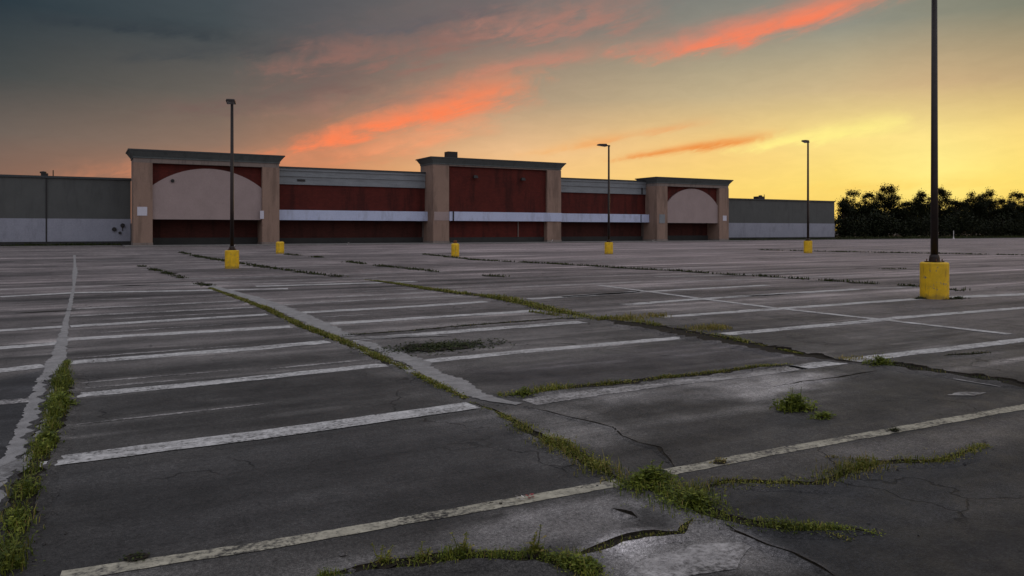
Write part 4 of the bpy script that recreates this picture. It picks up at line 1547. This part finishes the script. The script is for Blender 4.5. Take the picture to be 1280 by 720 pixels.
AZ = [-178, -110, -50, -4.35, 8.4, 16, 29.2, 44, 52, 58, 63, 90, 130, 178]
BK = [(176, 170, 178), (165, 150, 150), (150, 118, 104)]      # behind the viewer, left rear, left
ROWS = [  # unseen sky behind and overhead is made brighter to light facade and ground
    (0.0, [(190, 178, 176), (185, 150, 135), (180, 120, 96), (150, 108, 90), (190, 126, 92), (232, 150, 92), (250, 190, 108), (252, 204, 98), (250, 204, 92), (250, 208, 92), (249, 200, 84), (225, 165, 95), (200, 172, 150), (190, 178, 176)]),
    (3.2, [(192, 182, 184), (182, 150, 138), (172, 118, 96), (134, 103, 88), (172, 122, 95), (222, 145, 98), (248, 196, 128), (251, 214, 118), (250, 220, 116), (255, 240, 138), (251, 224, 116), (222, 170, 105), (200, 176, 158), (192, 182, 184)]),
    (6.0, [(196, 188, 194), (180, 158, 152), (138, 112, 102), (110, 98, 90), (140, 114, 98), (180, 130, 100), (236, 190, 140), (244, 204, 130), (250, 222, 136), (250, 226, 140), (246, 216, 128), (215, 175, 120), (200, 182, 170), (196, 188, 194)]),
    (9.5, [(200, 196, 205), (180, 168, 168), (110, 104, 102), (70, 74, 74), (104, 97, 90), (124, 108, 98), (172, 150, 125), (195, 176, 138), (205, 182, 138), (203, 175, 132), (190, 165, 124), (205, 178, 135), (200, 188, 182), (200, 196, 205)]),
    (14.0, [(205, 205, 216), (182, 178, 186), (95, 100, 108), (44, 57, 65), (68, 76, 80), (92, 90, 92), (128, 116, 110), (140, 138, 126), (142, 144, 132), (138, 138, 122), (126, 128, 112), (180, 172, 150), (200, 194, 194), (205, 205, 216)]),
    (19.0, [(208, 209, 222), (185, 186, 198), (105, 112, 122), (54, 68, 76), (66, 76, 84), (80, 84, 90), (98, 100, 104), (112, 118, 118), (114, 122, 118), (116, 122, 114), (118, 122, 112), (175, 172, 162), (202, 199, 203), (208, 209, 222)]),
    (34.0, [(210, 212, 226), (200, 203, 216), (165, 170, 182), (140, 146, 158), (140, 146, 158), (142, 147, 158), (145, 148, 156), (150, 152, 156), (152, 154, 156), (155, 155, 155), (160, 158, 156), (190, 188, 190), (206, 206, 215), (210, 212, 226)]),
    (60.0, [(207, 207, 216)] * 14),
]
prev = None
for e, cols in ROWS:
    rmp = k.node('ShaderNodeValToRGB')
    rmp.color_ramp.interpolation = 'EASE' if False else 'LINEAR'
    els = rmp.color_ramp.elements
    for i, (a, c) in enumerate(zip(AZ, cols)):
        p = a / 360 + .5
        if i < 2:
            els[i].position = p
        else:
            els.new(p)
    for i, c in enumerate(cols):
        els[i].color = lin(*c)
    k.put(rmp.inputs[0], azp)
    if prev is None:
        cur = rmp.outputs[0]
    else:
        cur = k.mix(k.rng(elw, prev, e, smooth=False), cur, rmp.outputs[0])
    prev = e
sky = cur

# streaks of lit cloud, placed by azimuth and elevation
wz = k.noise(k.combine(k.m('MULTIPLY', az, .16), k.m('MULTIPLY', el, .45), 3.0), 1.0, 5, .62, .3)
wz = k.m('SUBTRACT', wz, .5)
wf = k.noise(k.combine(k.m('MULTIPLY', az, .5), k.m('MULTIPLY', el, 1.6), 9.0), 1.0, 4, .62, .6)


c14, s14 = math.cos(D2R(15)), math.sin(D2R(15))
al = k.m('MULTIPLY_ADD', az, c14, k.m('MULTIPLY', el, s14))
ac_ = k.m('MULTIPLY_ADD', az, -s14, k.m('MULTIPLY', el, c14))
fil = k.noise(k.combine(k.m('MULTIPLY', al, .24), k.m('MULTIPLY', ac_, 1.25), 5.0), 1.0, 7, .66, .5)
lump = k.noise(k.combine(k.m('MULTIPLY', al, .55), k.m('MULTIPLY', ac_, .8), 14.0), 1.0, 5, .6, .4)


fl = k.m('MULTIPLY_ADD', fil, .6, k.m('MULTIPLY', lump, .4))


def ae(u, v):
    a = math.degrees(th(u))
    e = math.degrees(math.atan((HOR - v) / F * math.cos(th(u) - YAW)))
    return a, e


def cloud(col, p0, p1, hw, strength, warp=1.6, ragged=.6, asym=1.0, tear=.6):
    global sky
    (a0, e0), (a1, e1) = ae(*p0), ae(*p1)
    ac, ec = (a0 + a1) / 2, (e0 + e1) / 2
    L = math.hypot(a1 - a0, e1 - e0) / 2
    ph = math.atan2(e1 - e0, a1 - a0)
    W = hw * 57.3 / F
    s_, e_ = k.m('SUBTRACT', az, ac), k.m('SUBTRACT', el, ec)
    a = k.m('MULTIPLY_ADD', s_, math.cos(ph) / L, k.m('MULTIPLY', e_, math.sin(ph) / L))
    b = k.m('MULTIPLY_ADD', s_, -math.sin(ph) / W, k.m('MULTIPLY', e_, math.cos(ph) / W))
    b = k.m('MULTIPLY_ADD', wz, warp * 2.2, b)
    # drawn-out filaments along the streak tear its edges
    b = k.m('MULTIPLY_ADD', k.m('SUBTRACT', fil, .5), 2.4 * tear, b)
    # taper: thin at the tail, full at the head
    wd = k.rng(a, -1.1, .7, .55 / asym, 1.0 * asym)
    b = k.m('DIVIDE', b, wd)
    # the lower side of a streak is crisper than its upper side
    b = k.m('MULTIPLY', b, k.m('ADD', 1.0, k.m('MULTIPLY', k.m('LESS_THAN', b, 0.0), .7)))
    g = k.m('EXPONENT', k.m('MULTIPLY', k.m('MULTIPLY', b, b), -1.0))
    ends = k.m('SUBTRACT', 1.0, k.rng(k.m('ABSOLUTE', k.m('MULTIPLY_ADD', k.m('SUBTRACT', lump, .5), .9, a)), .40, 1.08))
    rg = k.rng(fl, .36, .60, 1 - ragged, 1.0)
    mk = k.m('MULTIPLY', k.m('MULTIPLY', k.m('MULTIPLY', g, ends), rg), strength, clamp=True)
    sky = k.mix(mk, sky, lin(*col))


cloud((50, 58, 65), (0, 18), (330, 50), 11, .75, .8, .5)
cloud((62, 68, 74), (120, 70), (420, 58), 12, .55, .8, .6)
cloud((118, 92, 88), (180, 150), (520, 96), 26, .6, .8, .7)
cloud((150, 108, 98), (300, 92), (660, 34), 34, .75, .8, .75, tear=.9)
cloud((176, 124, 110), (560, 40), (840, 14), 30, .8, .8, .75, tear=.9)
cloud((92, 92, 98), (420, 40), (660, 6), 15, .6, .8, .6)
cloud((206, 130, 110), (560, 100), (770, 58), 12, .6, .7, .6, tear=.8)
cloud((164, 122, 106), (300, 152), (640, 96), 24, .55, .8, .6)
cloud((226, 140, 100), (40, 220), (560, 184), 17, .6, .5, .4)
cloud((236, 144, 104), (380, 176), (690, 104), 30, .45, .6, .6, 1.1, tear=.9)
cloud((253, 132, 86), (320, 197), (676, 106), 17, 1.0, .6, .45, 1.25, tear=.8)
cloud((255, 158, 110), (420, 196), (640, 150), 17, .55, .6, .5)
cloud((222, 132, 108), (740, 76), (980, 34), 19, .75, .7, .5, tear=.8)
cloud((246, 130, 94), (800, 78), (1140, -18), 14, 1.0, .5, .4, 1.2, tear=.8)
cloud((236, 140, 64), (756, 202), (972, 170), 7, 1.0, .4, .35, tear=.8)
cloud((238, 158, 96), (700, 186), (900, 150), 6, .55, .5, .7, tear=1.0)
cloud((244, 176, 104), (640, 196), (800, 168), 9, .5, .5, .6)
cloud((255, 240, 140), (900, 192), (1160, 148), 12, .95, .4, .35, tear=.7)
cloud((248, 198, 90), (1000, 238), (1300, 226), 11, .4, .5, .5)
# broad mottling of the high haze
mt = k.rng(wf, .25, .75, .975, 1.025)
sky = k.mix(1.0, sky, k.combine(mt, mt, mt), 'MULTIPLY')

SUN_AZ, SUN_EL = 59.0, 2.0
st = k.node('ShaderNodeTexSky', sky_type='NISHITA')
st.sun_disc = False
st.sun_elevation = D2R(SUN_EL)
st.sun_rotation = D2R(SUN_AZ)
st.air_density = 1.2
st.dust_density = 2.0
nis = k.mix(1.0, st.outputs[0], (.0012, .0012, .0012, 1), 'MULTIPLY')
tot = k.mix(1.0, sky, nis, 'ADD')
k.put(bg.inputs[0], tot)
bg.inputs[1].default_value = 1.0

sl = bpy.data.lights.new('low_sun', 'SUN')
sl.energy = .35
sl.angle = D2R(1.5)
sl.color = (1.0, .62, .30)
so = bpy.data.objects.new('low_sun', sl)
COL.objects.link(so)
sd = Vector((math.sin(D2R(SUN_AZ)) * math.cos(D2R(SUN_EL)), math.cos(D2R(SUN_AZ)) * math.cos(D2R(SUN_EL)), math.sin(D2R(SUN_EL))))
so.rotation_euler = (-sd).to_track_quat('-Z', 'Y').to_euler()
so.location = sd * 300

# ----------------------------------------------------------------- camera
cam = bpy.data.cameras.new('camera')
co = bpy.data.objects.new('camera', cam)
COL.objects.link(co)
co.location = (0, 0, EYE)
co.rotation_euler = (math.pi / 2, 0, -YAW)
cam.sensor_width = 36
cam.lens = 36 * F / 1280
cam.shift_y = -(360 - HOR) / 1280
cam.clip_start = .1
cam.clip_end = 6000
sc.camera = co

sc.view_settings.view_transform = 'Standard'
sc.view_settings.look = 'None'
sc.view_settings.exposure = 0
sc.view_settings.gamma = 1
sc.view_settings.use_curve_mapping = False
sc.render.engine = 'CYCLES'
sc.cycles.use_denoising = True
sc.cycles.max_bounces = 6
